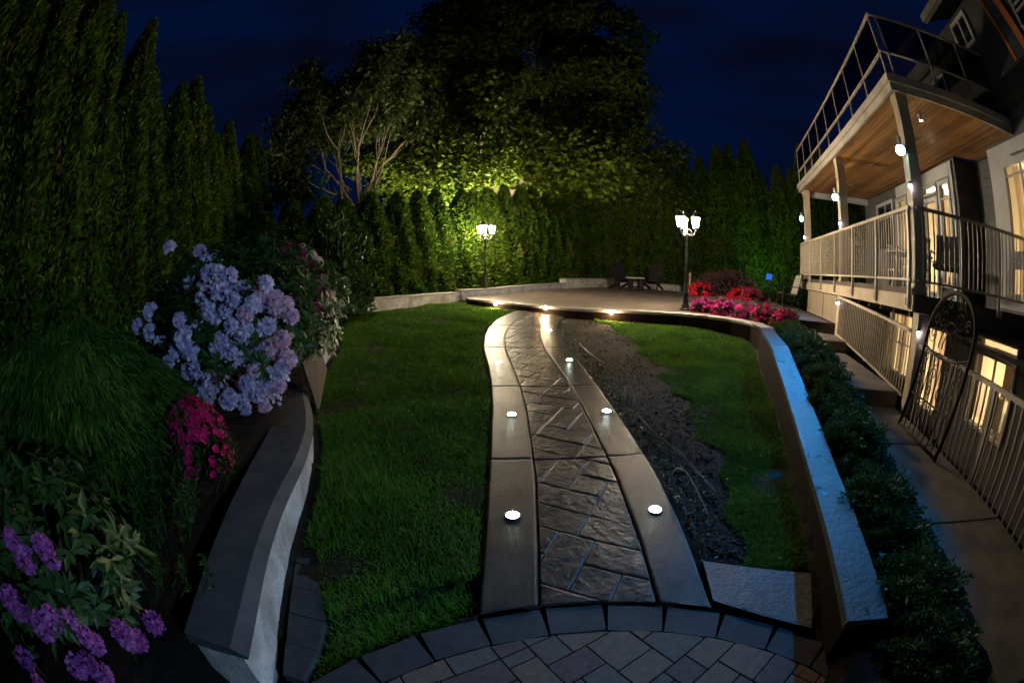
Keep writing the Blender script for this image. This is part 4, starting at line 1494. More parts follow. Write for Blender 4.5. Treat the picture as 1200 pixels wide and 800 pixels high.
# loops of drip hose
def hose(pts, label, rad=.005):
    x0, y0, z0 = pts[0]
    P = np.array(pts) - np.array(pts[0])
    q = np.linspace(0, 1, len(P)); k = np.linspace(0, 1, 40)
    W = np.stack([np.interp(k, q, P[:, i]) for i in range(3)], -1)
    w_ = np.hanning(9); w_ /= w_.sum()
    W = np.stack([np.convolve(np.pad(W[:, i], 4, mode='edge'), w_, 'valid') for i in range(3)], -1)
    b = MB(); b.tube([tuple(p) for p in W], rad, 6)
    return tag(b.build('drip_hose', M['hose'], loc=pts[0]), label, 'hose')


hose([(1.17, 2.62, .1), (1.16, 2.55, .2), (1.19, 2.45, .24), (1.24, 2.35, .16), (1.27, 2.2, .08), (1.26, 2.1, .06)], 'looped end of thin drip hose in the soil by the nearest path light')
hose([(1.15, 4.15, .2), (1.17, 4.1, .36), (1.21, 4.05, .38), (1.24, 4.0, .3), (1.22, 3.9, .2)], 'thin drip hose loop standing in the soil by the second path light', .006)
hose([(1.22, 4.02, .2), (1.25, 3.98, .33), (1.3, 3.94, .34), (1.33, 3.9, .25), (1.32, 3.82, .19)], 'thin drip hose loop just right of the standing one', .006)
hose([(1.2, 3.8, .19), (1.24, 3.4, .17), (1.33, 3.0, .14), (1.38, 2.7, .115), (1.42, 2.3, .09)], 'long straight run of drip hose lying on the bare soil', .006)
hose([(1.03, 6.4, .4), (1.09, 5.9, .36), (1.2, 5.4, .33), (1.27, 5.2, .315)], 'far piece of drip hose lying on the soil strip', .007)
b = MB()
b.quadsolid((-.07, -.02, 0), (.08, -.05, .0), (.1, .03, .03), (-.04, .05, .03), .008)
tag(b.build('flat_stone', M['paver_dark'], loc=(1.98, 2.4, .105), scale=(.8, .8, .8)), 'small pale flat stone lying in the right lawn', 'stone')

# ------------------------------------------------------------------ lamps set in the path
def disc_light(x, y, label):
    o = thing('path_light', (x, y, float(gz(y)) + .012), label, 'light', 'round lights set in the path borders')
    o.scale = (1.15, 1.15, 1.0)
    b = MB(); b.lathe([(.0, .004), (.02, .006), (.032, .004), (.033, -.02)][::-1] if False else [(.033, -.02), (.033, .006), (.026, .012), (.014, .0155), (.002, .016)], 20); b.build('lens', M['pathlens'], o, smooth=True)
    b = MB()
    prof = [(.034, -.02), (.048, -.02), (.047, .003), (.043, .006), (.0345, .005)]
    n_ = 24
    for r__, z in prof:
        for k in range(n_):
            a = 2 * math.pi * k / n_; b.v.append((r__ * math.cos(a), r__ * math.sin(a), z))
    for i in range(len(prof)):
        for k in range(n_):
            j = (k + 1) % n_; i2 = (i + 1) % len(prof)
            b.f.append((i * n_ + k, i * n_ + j, i2 * n_ + j, i2 * n_ + k))
    b.build('ring', M['black'], o)


od = ['nearest', 'second', 'third', 'farthest']
for i, y in enumerate((2.23, 3.77, 5.41, 7.09)):
    disc_light((-.0 if i < 2 else float(plo(y) + .14)) if i else 0.01, y, f'{od[i]} round white light set in the left border of the path')
for i, y in enumerate((2.22, 3.83, 5.54, 7.31)):
    disc_light([.92, .92, .77, .65][i], y, f'{od[i]} round white light set in the right border of the path')


def step_light(x, y, z, label, dirx, diry):
    o = thing('step_light', (x, y, z), label, 'light', 'warm lights on the patio step', math.atan2(diry, dirx))
    b = MB(); b.ball((.035, 0, 0), .034, 12); b.build('lens', M['steplens'], o, smooth=True)
    b = MB(); b.box(-.02, .012, -.04, .04, -.03, .03, .006); b.box(.012, .045, -.045, .045, .036, .042, .002); b.build('housing', M['black'], o)


for (az, el, D_, lab) in ((-1.98, -4.96, 0, 'warm step light at the left end of the patio edge'), (4.69, -5.4, 0, 'warm step light glaring at the end of the path'), (13.47, -5.75, 0, 'warm step light at the edge of the right lawn')):
    # where that sight line meets the patio edge
    best = None
    for i in range(len(EDGE) - 1):
        for u in np.linspace(0, 1, 30):
            x = EDGE[i][0] + (EDGE[i + 1][0] - EDGE[i][0]) * u; y = EDGE[i][1] + (EDGE[i + 1][1] - EDGE[i][1]) * u
            a = math.degrees(math.atan2(x, y))
            if best is None or abs(a - az) < best[0]:
                tx, ty = EDGE[i + 1][0] - EDGE[i][0], EDGE[i + 1][1] - EDGE[i][1]
                l_ = math.hypot(tx, ty)
                best = (abs(a - az), x, y, ty / l_, -tx / l_)
    _, x, y, nx_, ny_ = best
    D_ = math.hypot(x, y)
    step_light(x + nx_ * .025, y + ny_ * .025, EYE + D_ * math.tan(R(el)), lab, nx_, ny_)

# ------------------------------------------------------------------ lamp posts
def lamp_post(loc, label, rz, glow='lantern'):
    o = thing('lamp_post', loc, label, 'lamp', 'three-headed lamp posts on the patio', rz)
    b = MB()
    b.lathe([(.13, 0), (.13, .03), (.10, .05), (.095, .1), (.07, .16), (.065, .36), (.075, .39), (.06, .42), (.045, .55), (.036, .6)], 16)
    b.build('base', M['black'], o, smooth=False)
    b = MB()
    b.lathe([(.034, .6), (.03, 1.0), (.036, 1.02), (.03, 1.04), (.027, 1.62), (.04, 1.64), (.03, 1.67), (.028, 1.78), (.02, 1.84), (.026, 1.87), (.004, 1.92)], 12)
    b.build('pole', M['black'], o, smooth=True)
    for k in range(3):
        a = 2 * math.pi * k / 3
        cx_, cy_ = .21 * math.cos(a), .21 * math.sin(a)
        b = MB()
        b.tube([(.025 * math.cos(a), .025 * math.sin(a), 1.68), (.09 * math.cos(a), .09 * math.sin(a), 1.63), (.17 * math.cos(a), .17 * math.sin(a), 1.66), (cx_, cy_, 1.74), (cx_, cy_, 1.79)], .011, 7)
        b.tube([(.03 * math.cos(a), .03 * math.sin(a), 1.78), (.1 * math.cos(a), .1 * math.sin(a), 1.75), (.13 * math.cos(a), .13 * math.sin(a), 1.70), (.1 * math.cos(a), .1 * math.sin(a), 1.66)], .007, 6)
        b.build('arm', M['black'], o, smooth=True)
        hd = add('lantern', None, None) if False else None
        b = MB()
        b.lathe([(.03, 1.785), (.05, 1.80), (.055, 1.815)], 6, cx_, cy_)
        b.lathe([(.108, 2.03), (.1, 2.045), (.06, 2.10), (.03, 2.125), (.022, 2.15), (.012, 2.16), (.018, 2.18), (.004, 2.215)], 6, cx_, cy_)
        for j in range(6):
            a2 = 2 * math.pi * j / 6
            b.tube([(cx_ + .054 * math.cos(a2), cy_ + .054 * math.sin(a2), 1.81), (cx_ + .098 * math.cos(a2), cy_ + .098 * math.sin(a2), 2.035)], .0055, 5)
        fr = b.build('lantern_frame', M['black'], o)
        b = MB(); b.lathe([(.056, 1.818), (.094, 2.028)], 6, cx_, cy_); b.build('lantern_glass', M[glow], fr)
    return o


lamp_post((-.80, 12.52, .73), 'black lamp post farther away, glaring against the lit hedge', R(20))
lamp_post((3.78, 8.72, .73), 'nearer black lamp post beside the magenta azaleas on the patio', R(85), 'lantern_near')

# ------------------------------------------------------------------ Adirondack chairs and side table
def adirondack(loc, rz, label):
    o = thing('garden_chair', loc, label, 'chair', 'dark slatted garden chairs on the patio', rz)
    # local: faces +x
    b = MB()
    for k in range(7):
        y0 = -.27 + k * .08
        hgt = .72 + .12 * math.cos((k - 3) / 3.2)
        b.quadsolid((-.14, y0, .30), (-.14, y0 + .072, .30), (-.14 - hgt * .38, y0 * 1.12 + .072, .30 + hgt), (-.14 - hgt * .38, y0 * 1.12, .30 + hgt), .02)
    b.build('backrest', M['darkwood'], o)
    b = MB()
    for k in range(6):
        u = k / 5
        b.box(-.16 + u * .52, -.08 + u * .52, -.28, .28, .28 + u * .1, .30 + u * .1)
    b.build('seat', M['darkwood'], o)
    for s in (-1, 1):
        b = MB(); b.box(-.28, .42, s * .33 - .06, s * .33 + .06, .555, .58, .006); b.build('armrest', M['darkwood'], o)
        b = MB(); b.box(.32, .38, s * .31 - .02, s * .31 + .02, 0, .555); b.build('leg', M['darkwood'], o)
        b = MB(); b.quadsolid((.34, s * .29 - .015, .40), (.34, s * .29 - .015, .28), (-.55, s * .29 - .015, .0), (-.55, s * .29 - .015, .1), .03); b.build('leg', M['darkwood'], o)
    return o


adirondack((4.55, 17.3, .73), R(-75), 'dark slatted garden chair left of the little table')
adirondack((5.75, 16.75, .73), R(-130), 'dark slatted garden chair right of the little table')
o = thing('side_table', (4.72, 15.95, .73), 'little dark table with pale top between the garden chairs', 'table')
b = MB(); b.box(-.32, .32, -.25, .25, .50, .535, .008); b.build('table_top', M['tabletop'], o)
for sx in (-1, 1):
    b = MB(); b.box(sx * .2 - .05, sx * .2 + .05, -.17, .17, 0, .5); b.build('leg', M['darkwood'], o)
b = MB(); b.box(-.22, .22, -.02, .02, .14, .2); b.build('stretcher', M['darkwood'], o)
b = MB(); b.tube([(0, 0, -.1), (0, 0, .75)], .05, 8); b.lathe([(.05, .75), (.065, .76), (.06, .82), (.02, .86)], 8)
tag(b.build('garden_post', M['post'], loc=(6.62, 14.9, .7)), 'short reddish wooden post behind the right lamp post', 'post')

# edging of the rear bed
b = MB(); b.quadsolid((0, 0, .14), (2.75, -1.62, .14), (2.85, -1.45, .14), (.1, .17, .14), .3)
tag(b.build('bed_edging', M['backcap'], loc=(6.78, 15.1, .66)), 'low concrete edging in front of the red azaleas', 'edging')

# ------------------------------------------------------------------ cafe chairs and table by the deck
def sling_chair(loc, rz, label):
    o = thing('patio_chair', loc, label, 'chair', 'metal chairs by the deck corner', rz)
    b = MB(); b.quadsolid((-.2, -.23, .46), (-.2, .23, .46), (-.36, .23, 1.0), (-.36, -.23, 1.0), .012); b.build('backrest', M['fabric'] if 'tan' in label else M['black'], o)
    b = MB(); b.quadsolid((-.2, -.24, .43), (.26, -.24, .46), (.26, .24, .46), (-.2, .24, .43), .015); b.build('seat', M['greyfabric'], o)
    for s in (-1, 1):
        y = s * .26
        b = MB(); b.tube([(.26, y, 0), (.28, y, .46), (.24, y, .64), (-.24, y, .66)], .014, 6); b.build('leg', M['black'], o)
        b = MB(); b.tube([(-.32, y, 0), (-.2, y, .44), (-.37, y, 1.03)], .014, 6); b.build('leg', M['black'], o)
    b = MB(); b.tube([(-.37, -.26, 1.03), (-.38, 0, 1.05), (-.37, .26, 1.03)], .02, 6); b.build('top_rail', M['black'], o)
    return o


sling_chair((7.9, 10.25, .73), R(165), 'patio chair with tan sling back at the corner of the deck')
sling_chair((7.3, 11.5, .73), R(-34), 'dark metal patio chair on the far side of the small table')
o = thing('cafe_table', (7.35, 10.75, .73), 'small black metal table beside the tan-backed patio chair', 'table')
b = MB(); b.lathe([(.36, .68), (.365, .69), (.36, .70)], 24); b.build('table_top', M['black'], o)
for k in range(4):
    a = k * math.pi / 2 + .4
    b = MB(); b.tube([(.3 * math.cos(a), .3 * math.sin(a), 0), (.18 * math.cos(a), .18 * math.sin(a), .35), (.24 * math.cos(a), .24 * math.sin(a), .68)], .012, 6); b.build('leg', M['black'], o)
o = thing('table_lamp', (7.52, 10.78, 1.43), 'bright blue square lamp standing on the small black table', 'lamp')
b = MB(); b.box(-.075, .075, -.075, .075, .1, .27, .015); b.build('lamp_shade', M['bluecube'], o)
b = MB(); b.lathe([(.07, 0), (.06, .02), (.012, .03), (.012, .1)], 12); b.build('stand', M['black'], o)

# ------------------------------------------------------------------ house
house = thing('house', (CX, CY, 0), 'two-storey house with wood-lined porch, lit windows and beige deck on the right', 'house', rz=HROT)
DZ = 1.58            # deck floor


def hpart(name, mat, boxes, parent=house, bev=0.0, label=None):
    b = MB()
    for q in boxes:
        b.hbox(*q, bev)
    o = b.build(name, mat, parent)
    if label: o['label'] = label
    return o


def lap(s0, s1, t, z0, z1, facing='t'):
    """lapped boards as geometry"""
    b = MB()
    z = z0
    while z < z1 - .01:
        h = min(.16, z1 - z)
        if facing == 't':      # wall along s, seen from smaller t
            b._add([(s0, -t + .022, z), (s1, -t + .022, z), (s1, -t + .004, z + h), (s0, -t + .004, z + h), (s0, -t - .05, z), (s1, -t - .05, z), (s1, -t - .05, z + h), (s0, -t - .05, z + h)],
                   [(0, 3, 2, 1), (4, 5, 6, 7), (0, 1, 5, 4), (3, 7, 6, 2), (0, 4, 7, 3), (1, 2, 6, 5)])
        else:                  # wall along t at s = t, seen from smaller s; s0,s1 are t range
            b._add([(t - .022, -s0, z), (t - .022, -s1, z), (t - .004, -s1, z + h), (t - .004, -s0, z + h), (t + .05, -s0, z), (t + .05, -s1, z), (t + .05, -s1, z + h), (t + .05, -s0, z + h)],
                   [(0, 1, 2, 3), (7, 6, 5, 4), (4, 5, 1, 0), (2, 6, 7, 3), (3, 7, 4, 0), (5, 6, 2, 1)])
        z += h
    return b


# walls with openings
def cells(s0, s1, z0, z1, holes):
    """rectangles that fill s0..s1 x z0..z1 around the openings"""
    ss_ = sorted({s0, s1} | {min(max(q, s0), s1) for h in holes for q in h[:2]})
    out = []
    for a, b in zip(ss_[:-1], ss_[1:]):
        if b - a < 1e-4: continue
        m_ = (a + b) / 2
        z = z0
        for h in sorted([h for h in holes if h[0] <= m_ <= h[1]], key=lambda h: h[2]):
            if h[2] > z + 1e-4: out.append((a, b, z, h[2]))
            z = max(z, h[3])
        if z < z1 - 1e-4: out.append((a, b, z, z1))
    return out


HO_MAIN = [(2.36, 2.87, DZ + .28, 3.95), (3.01, 3.75, DZ + .05, 3.69), (3.01, 3.75, 3.79, 3.97), (3.85, 4.59, DZ + .05, 3.69), (3.85, 4.59, 3.79, 3.97), (4.78, 5.42, DZ + .28, 3.95)]
HO_BIG = [(-.72, .49, 2.45, 3.95), (-.72, .49, DZ + .23, 2.33)]
HO_BASE = [(4.53, 6.17, -.42, 1.09), (2.63, 3.87, -.72, .97), (-.07, 1.29, -.37, .83), (-.07, 1.29, .965, 1.095)]


def lap_holes(s0, s1, t, z0, z1, holes):
    big = MB()
    for a, b, c, d in cells(s0, s1, z0, z1, holes):
        m_ = lap(a, b, t, c, d)
        o_ = len(big.v); big.v += m_.v; big.f += [tuple(i + o_ for i in f) for f in m_.f]
    big.build('wall', M['siding'], house)


lap_holes(2.12, 8.4, 2.47, DZ, 4.36, HO_MAIN)
lap(2.45, 3.14, 2.1, DZ, 4.36, 's').build('wall', M['siding'], house)
lap(.9, 2.1, 3.12, DZ, 4.36).build('wall', M['siding'], house)
lap_holes(-7.0, .98, 2.76, -1.2, 5.2, HO_BIG + [h for h in HO_BASE if h[0] < 0])
hpart('wall', M['siding'], [(.9, 1.0, 2.78, 3.16, DZ, 4.36)])
hpart('wall_panel', M['trim'], [(a, b, 2.715, 2.735, c, d) for a, b, c, d in cells(-1.2, 1.0, DZ + .05, 4.3, HO_BIG)], label='pale panelled wall around the big window')
hpart('wall', M['darkwall'], [(a, b, 2.56, 2.70, c, d) for a, b, c, d in cells(-7, 8.4, -1.2, DZ - .15, HO_BASE)], label='dark basement wall under the deck')
hpart('wall', M['darkwall'], [(8.4, 8.6, .3, 2.74, -1.2, DZ - .15)])


def room(s0, s1, t0, t1, z0, z1, holes, lamps, power, col=(1.0, .86, .62), watts=130.0):
    """a plain warm room behind lit windows: shell, ceiling lamp, curtains"""
    b = MB()
    th = .04
    b.hbox(s0, s1, t1, t1 + th, z0, z1); b.hbox(s0 - th, s0, t0, t1, z0, z1); b.hbox(s1, s1 + th, t0, t1, z0, z1)
    b.hbox(s0, s1, t0, t1, z1, z1 + th); b.hbox(s0, s1, t0, t1, z0 - th, z0)
    r__ = b.build('room', M['roomwall'], house)
    for (s, t) in lamps:
        bowl = MB(); bowl.hbox(s - .3, s + .3, t - .3, t + .3, z1 - .24, z1 - .2)
        for q in ((s - .3, s - .27, t - .3, t + .3), (s + .27, s + .3, t - .3, t + .3), (s - .27, s + .27, t - .3, t - .27), (s - .27, s + .27, t + .27, t + .3)): bowl.hbox(*q, z1 - .2, z1 - .16)
        bo = bowl.build('ceiling_lamp', M['trim'], r__)
        m_ = MB(); m_.hbox(s - .25, s + .25, t - .25, t + .25, z1 - .196, z1 - .17); m_.build('bulb', emit('room_lamp', col, power * 2.0), bo)
        ld = bpy.data.lights.new('room_fill_light', 'POINT'); ld.energy = watts; ld.color = (1.0, .74, .42); ld.shadow_soft_size = .16  # added bare point light, no lamp body, to brighten the room
        lo = bpy.data.objects.new('room_fill_light', ld); COL.objects.link(lo); lo.location = H(s, t + .5, z0 + 1.0)
    return r__


def curtain(s0, s1, t, z0, z1, mat, parent):
    n_ = 28
    b = MB()
    for i in range(n_ + 1):
        u = i / n_
        y = -t + .035 * math.sin(u * (s1 - s0) * 46 + s0)
        b.v += [(s0 + (s1 - s0) * u, y, z0), (s0 + (s1 - s0) * u, y * 1.0 + .01 * math.sin(u * 9), z1)]
    for i in range(n_): b.f.append((2 * i, 2 * i + 2, 2 * i + 3, 2 * i + 1))
    b.build('curtain', M[mat], parent, smooth=True)


M['roomwall'] = surf('cream_room_paint', (0.6, 0.53, 0.42), (0.68, 0.6, 0.48), rough=0.8, scale=2)
M['sheer'] = leafmat('sheer_curtain', (0.62, 0.54, 0.42), (0.76, 0.68, 0.55), rough=0.9, trans=0.55, scale=2, spec=0.05)
M['pinksheer'] = leafmat('pink_curtain', (0.5, 0.33, 0.3), (0.7, 0.52, 0.48), rough=0.9, trans=0.55, scale=2, spec=0.05)
M['clutter_red'] = surf('orange_red_box', (0.4, 0.1, 0.03), (0.5, 0.14, 0.05), rough=0.7, scale=5)
M['clutter_dark'] = surf('brown_furniture', (0.1, 0.06, 0.035), (0.2, 0.13, 0.08), rough=0.6, scale=6)
M['clutter_blue'] = surf('grey_blue_box', (0.12, 0.15, 0.2), (0.18, 0.22, 0.28), rough=0.7, scale=5)
rm = room(2.15, 5.6, 2.56, 5.6, DZ + .01, 4.3, HO_MAIN, ((3.0, 3.7), (4.6, 3.7)), 170)
for a, b2 in ((2.36, 2.56), (3.02, 3.2), (4.42, 4.58), (4.78, 4.96)): curtain(a, b2, 2.68, DZ + .05, 3.95, 'sheer', rm)
hpart('bookcase', M['clutter_dark'], [(2.5, 3.4, 5.2, 5.56, DZ + .03, 3.4), (4.3, 5.2, 5.1, 5.56, DZ + .03, 2.5)], rm)
hpart('picture', M['clutter_red'], [(3.6, 4.1, 5.55, 5.58, 3.0, 3.6)], rm)
rm = room(-2.2, .85, 2.84, 5.6, DZ + .01, 4.3, HO_BIG, ((-.3, 3.9),), 230, watts=200.0)
for a, b2 in ((-.7, -.42), (.22, .47)): curtain(a, b2, 2.95, DZ + .2, 3.95, 'sheer', rm)
hpart('shelf', M['clutter_dark'], [(-1.6, -.6, 5.2, 5.56, DZ + .03, 3.2), (.0, .6, 5.2, 5.56, DZ + .03, 2.4)], rm)
rm = room(-.6, 6.6, 2.82, 5.4, -1.1, 1.3, HO_BASE, ((.6, 3.6), (2.4, 3.8), (4.2, 3.6), (5.5, 3.5)), 330, (1.0, .86, .64), watts=130.0)
for a, b2 in ((2.64, 2.98), (3.06, 3.3), (3.42, 3.62)): curtain(a, b2, 2.92, -.75, 1.0, 'pinksheer', rm)
for a, b2 in ((5.7, 6.15),): curtain(a, b2, 2.95, -.45, 1.1, 'sheer', rm)
for nm, mt, bx in (('cupboard', 'clutter_dark', (4.6, 5.4, 4.9, 5.36, -1.08, .5)), ('box', 'clutter_red', (.15, .4, 3.3, 3.6, -.5, .25)), ('shelf', 'clutter_dark', (.0, 1.5, 3.25, 3.65, -1.08, -.52)), ('box', 'clutter_blue', (.5, .8, 3.3, 3.6, -.5, -.1)),
                   ('box', 'roomwall', (.9, 1.2, 3.3, 3.6, -.5, .1)), ('cupboard', 'clutter_dark', (1.15, 1.5, 3.7, 4.1, -1.08, .75)), ('lamp', 'clutter_blue', (.85, .95, 3.4, 3.5, .12, .5))):
    hpart(nm, M[mt], [bx], rm, .01)
# upper storey
hpart('wall', M['darkwall'], [(-7, 8.2, 2.5, 2.7, 4.75, 6.75)], label='dark upper wall behind the balcony')
hpart('wall', M['darkwall'], [(8.2, 8.4, .25, 6.0, 4.75, 5.9)])
rf = MB()
rf._add([(-7, -2.0, 6.8), (.9, -2.0, 6.8), (.9, -6.0, 8.6), (-7, -6.0, 8.6), (-7, -2.0, 6.7), (.9, -2.0, 6.7), (.9, -6.0, 8.5), (-7, -6.0, 8.5)],
        [(0, 1, 2, 3), (7, 6, 5, 4), (0, 4, 5, 1), (1, 5, 6, 2), (2, 6, 7, 3), (3, 7, 4, 0)])
rf._add([(.95, -2.3, 6.3), (8.5, -2.3, 6.3), (8.5, -6.0, 7.6), (.95, -6.0, 7.6), (.95, -2.3, 6.2), (8.5, -2.3, 6.2), (8.5, -6.0, 7.5), (.95, -6.0, 7.5)],
        [(0, 1, 2, 3), (7, 6, 5, 4), (0, 4, 5, 1), (1, 5, 6, 2), (2, 6, 7, 3), (3, 7, 4, 0)])
roof = rf.build('roof', M['roof'], house)
g_ = hpart('gutter', M['fascia'], [(-7, .92, 1.88, 1.998, 6.66, 6.82)], roof)


def window(s0, s1, t, z0, z1, mat, bars_v=(), bars_h=(), frame=.09, fm='trim', name='window'):
    """frame proud of the wall; glass set back in it"""
    b = MB()
    f = frame
    T0, T1 = t - .075, t - .02
    b.hbox(s0, s1, T0, T1, z1 - f, z1); b.hbox(s0, s1, T0, T1, z0, z0 + f)
    b.hbox(s0, s0 + f, T0, T1, z0 + f, z1 - f); b.hbox(s1 - f, s1, T0, T1, z0 + f, z1 - f)
    for v in bars_v: b.hbox(v - .02, v + .02, T0 + .012, T1, z0 + f, z1 - f)
    segs = sorted(list(bars_v))
    edges = [s0 + f] + [q for v in segs for q in (v - .02, v + .02)] + [s1 - f]
    for h_ in bars_h:
        for i in range(0, len(edges), 2):
            b.hbox(edges[i], edges[i + 1], T0 + .012, T1, h_ - .018, h_ + .018)
    w_ = b.build(name, M[fm], house)
    g = MB(); g.hbox(s0 + f - .005, s1 - f + .005, t - .04, t - .028, z0 + f - .005, z1 - f + .005); g.build('pane', M[mat], w_)
    return w_


# French doors and side lights on the long wall
def door(s0, s1):
    d_ = window(s0, s1, 2.445, DZ + .02, 3.72, 'clearglass', bars_h=(2.35,), name='door', frame=.12)
    b = MB(); b.tube([(s0 + .06, -2.33, 2.5), (s0 + .06, -2.30, 2.5), (s0 + .16, -2.30, 2.5)], .012, 6); b.build('handle', M['black'], d_)


window(2.33, 2.9, 2.445, DZ + .25, 3.98, 'clearglass', bars_h=(2.7, 3.6))
door(2.98, 3.78)
window(2.98, 3.78, 2.445, 3.76, 4.0, 'clearglass', frame=.06)
door(3.82, 4.62)
window(3.82, 4.62, 2.445, 3.76, 4.0, 'clearglass', frame=.06)
window(4.75, 5.45, 2.445, DZ + .25, 3.98, 'clearglass', bars_h=(3.55,))
window(5.75, 7.1, 2.445, 2.35, 4.05, 'window_dark', bars_v=(6.4,), bars_h=(3.6,))
hpart('wall_panel', M['trim'], [(2.2, 2.32, 2.40, 2.44, DZ, 4.3), (2.33, 5.5, 2.40, 2.44, 4.02, 4.3), (5.47, 5.6, 2.40, 2.44, DZ, 4.02), (2.91, 2.97, 2.405, 2.44, DZ, 4.01), (4.63, 4.74, 2.405, 2.44, DZ, 4.01)], label='pale trim boards around the doors')
# big window on the projecting wall
window(-.75, .52, 2.715, 2.42, 3.98, 'clearglass', bars_v=(-.12,), bars_h=(3.72,), frame=.11)
window(-.75, .52, 2.715, DZ + .2, 2.36, 'clearglass', frame=.1)
hpart('window_head', M['trim'], [(-.95, .1, 2.60, 2.712, 4.02, 4.22)])
# basement openings
window(4.5, 6.2, 2.56, -.45, 1.12, 'clearglass', bars_v=(5.05, 5.62), bars_h=(.35,), frame=.07, fm='beige')
window(2.6, 3.9, 2.56, -.75, 1.0, 'clearglass', bars_v=(3.25,), frame=.06, fm='beige')
window(-.1, 1.32, 2.56, -.4, .86, 'clearglass', bars_v=(.62,), frame=.06, fm='beige')
window(-.1, 1.32, 2.56, .94, 1.12, 'clearglass', frame=.04, fm='beige')
# upper windows
window(-.1, .62, 2.5, 5.95, 6.6, 'window_dark', bars_v=(.26,), frame=.07)
window(1.6, 2.3, 2.5, 5.0, 6.0, 'window_dark', bars_h=(5.35,), frame=.07)
# raked trim at the upper right, orange light put into its colour
for (a, b2, c, d2, mt, nm) in (((-.72, 6.7), (-.83, 6.7), (-1.20, 5.12), (-1.12, 5.12), 'orangelit', 'rake_trim'), ((-1.12, 6.7), (-1.3, 6.7), (-1.66, 5.12), (-1.5, 5.12), 'orangelit', 'rake_trim'), ((-.83, 6.69), (-1.12, 6.69), (-1.5, 5.13), (-1.2, 5.13), 'siding', 'rake_panel')):
    b = MB(); off = -2.38 if mt == 'orangelit' else -2.41
    b.quadsolid((a[0], off, a[1]), (c[0] if False else d2[0], off, d2[1]), (c[0], off, c[1]), (b2[0], off, b2[1]), .05); b.build(nm, M[mt], house)
window(-2.5, -1.7, 2.44, 5.4, 6.5, 'window_dark', bars_h=(5.7, 5.8, 5.9, 6.0, 6.1, 6.2, 6.3, 6.4), frame=.05, name='shutter')

# porch ceiling of long boards
b = MB()
t = -.02
while t < 3.1:
    s_from = .04
    s_to = 8.2 if t < 2.4 else 2.06
    if t + .092 > 2.46 and t < 2.46: s_to = 8.2
    if t >= 2.72: s_from = 1.02
    b.hbox(s_from, s_to, t, min(t + .08, 3.1), 4.372 + random.uniform(0, .004), 4.40)
    t += .094
b.build('porch_ceiling', M['soffit'], house)
hpart('ceiling_beam', M['soffit'], [(.1, 8.1, 1.1, 1.16, 4.362, 4.370)], label='darker board joint along the porch ceiling')
hpart('balcony_floor', M['deckboard'], [(.0, 8.25, -.02, 2.5, 4.402, 4.62)])
# fascia with a stepped moulding, along the front and the side
hpart('fascia', M['fascia'], [(-.05, 8.3, -.07, -.025, 4.345, 4.55), (-.09, 8.34, -.11, -.072, 4.47, 4.60)])
hpart('fascia', M['fascia'], [(-.05, -.002, -.024, 2.74, 4.345, 4.55), (-.09, -.052, -.071, 2.74, 4.47, 4.60)])
hpart('fascia', M['fascia'], [(8.252, 8.3, -.024, 2.5, 4.345, 4.55)])
# columns
for s in (.12, 3.95, 7.95):
    hpart('column', M['beige'], [(s - .1, s + .1, .02, .22, DZ, 4.37), (s - .115, s + .115, .005, .235, 4.2, 4.345), (s - .115, s + .115, .005, .235, DZ, DZ + .12)], bev=.006)
hpart('beam', M['trim'], [(8.05, 8.2, .1, 2.45, 4.2, 4.37)])
# deck
hpart('deck_floor', M['deckboard'], [(.0, 8.2, .03, 2.46, 1.47, DZ), (-7, -.01, 2.72, 2.76, 1.47, DZ), (.0, .98, 2.461, 2.72, 1.47, DZ), (1.0, 2.1, 2.461, 3.1, 1.47, DZ)])
hpart('deck_joist', M['deckboard'], [(.02, 8.18, -.0, .028, 1.575, 1.66)], label='dark edge board on the deck rim')
hpart('deck_fascia', M['beige'], [(-.03, 8.22, -.035, -.002, 1.36, 1.572)], label='beige rim board of the deck')
hpart('deck_fascia', M['darkwall'], [(-.034, -.002, .0, 2.7, 1.2, 1.57)], label='shaded side rim of the deck')
hpart('deck_joist', M['deckboard'], [(k * .6 + .2, k * .6 + .24, .05, 2.45, 1.28, 1.468) for k in range(13)])
# posts under the deck
for s, zb in ((-.16, .07), (3.95, .5)):
    hpart('deck_post', M['beige'], [(s - .09, s + .09, -.03 if s < 0 else .0, .16, zb, 1.355)], bev=.005)
# plank panels under the far part of the deck
for s0, s1 in ((4.08, 5.35), (5.42, 7.3)):
    b = MB()
    k = s0
    while k < s1 - .05:
        b.hbox(k, min(k + .142, s1), .02, .05, .74, 1.34)
        k += .145
    b.hbox(s0, s1, .0, .018, 1.29, 1.34)
    b.build('skirt_panel', M['plank'], house)

# ------------------------------------------------------------------ railings
def picket_mesh(h, w=.018):
    b = MB(); b.box(-w / 2, w / 2, -w / 2, w / 2, 0, h); return b


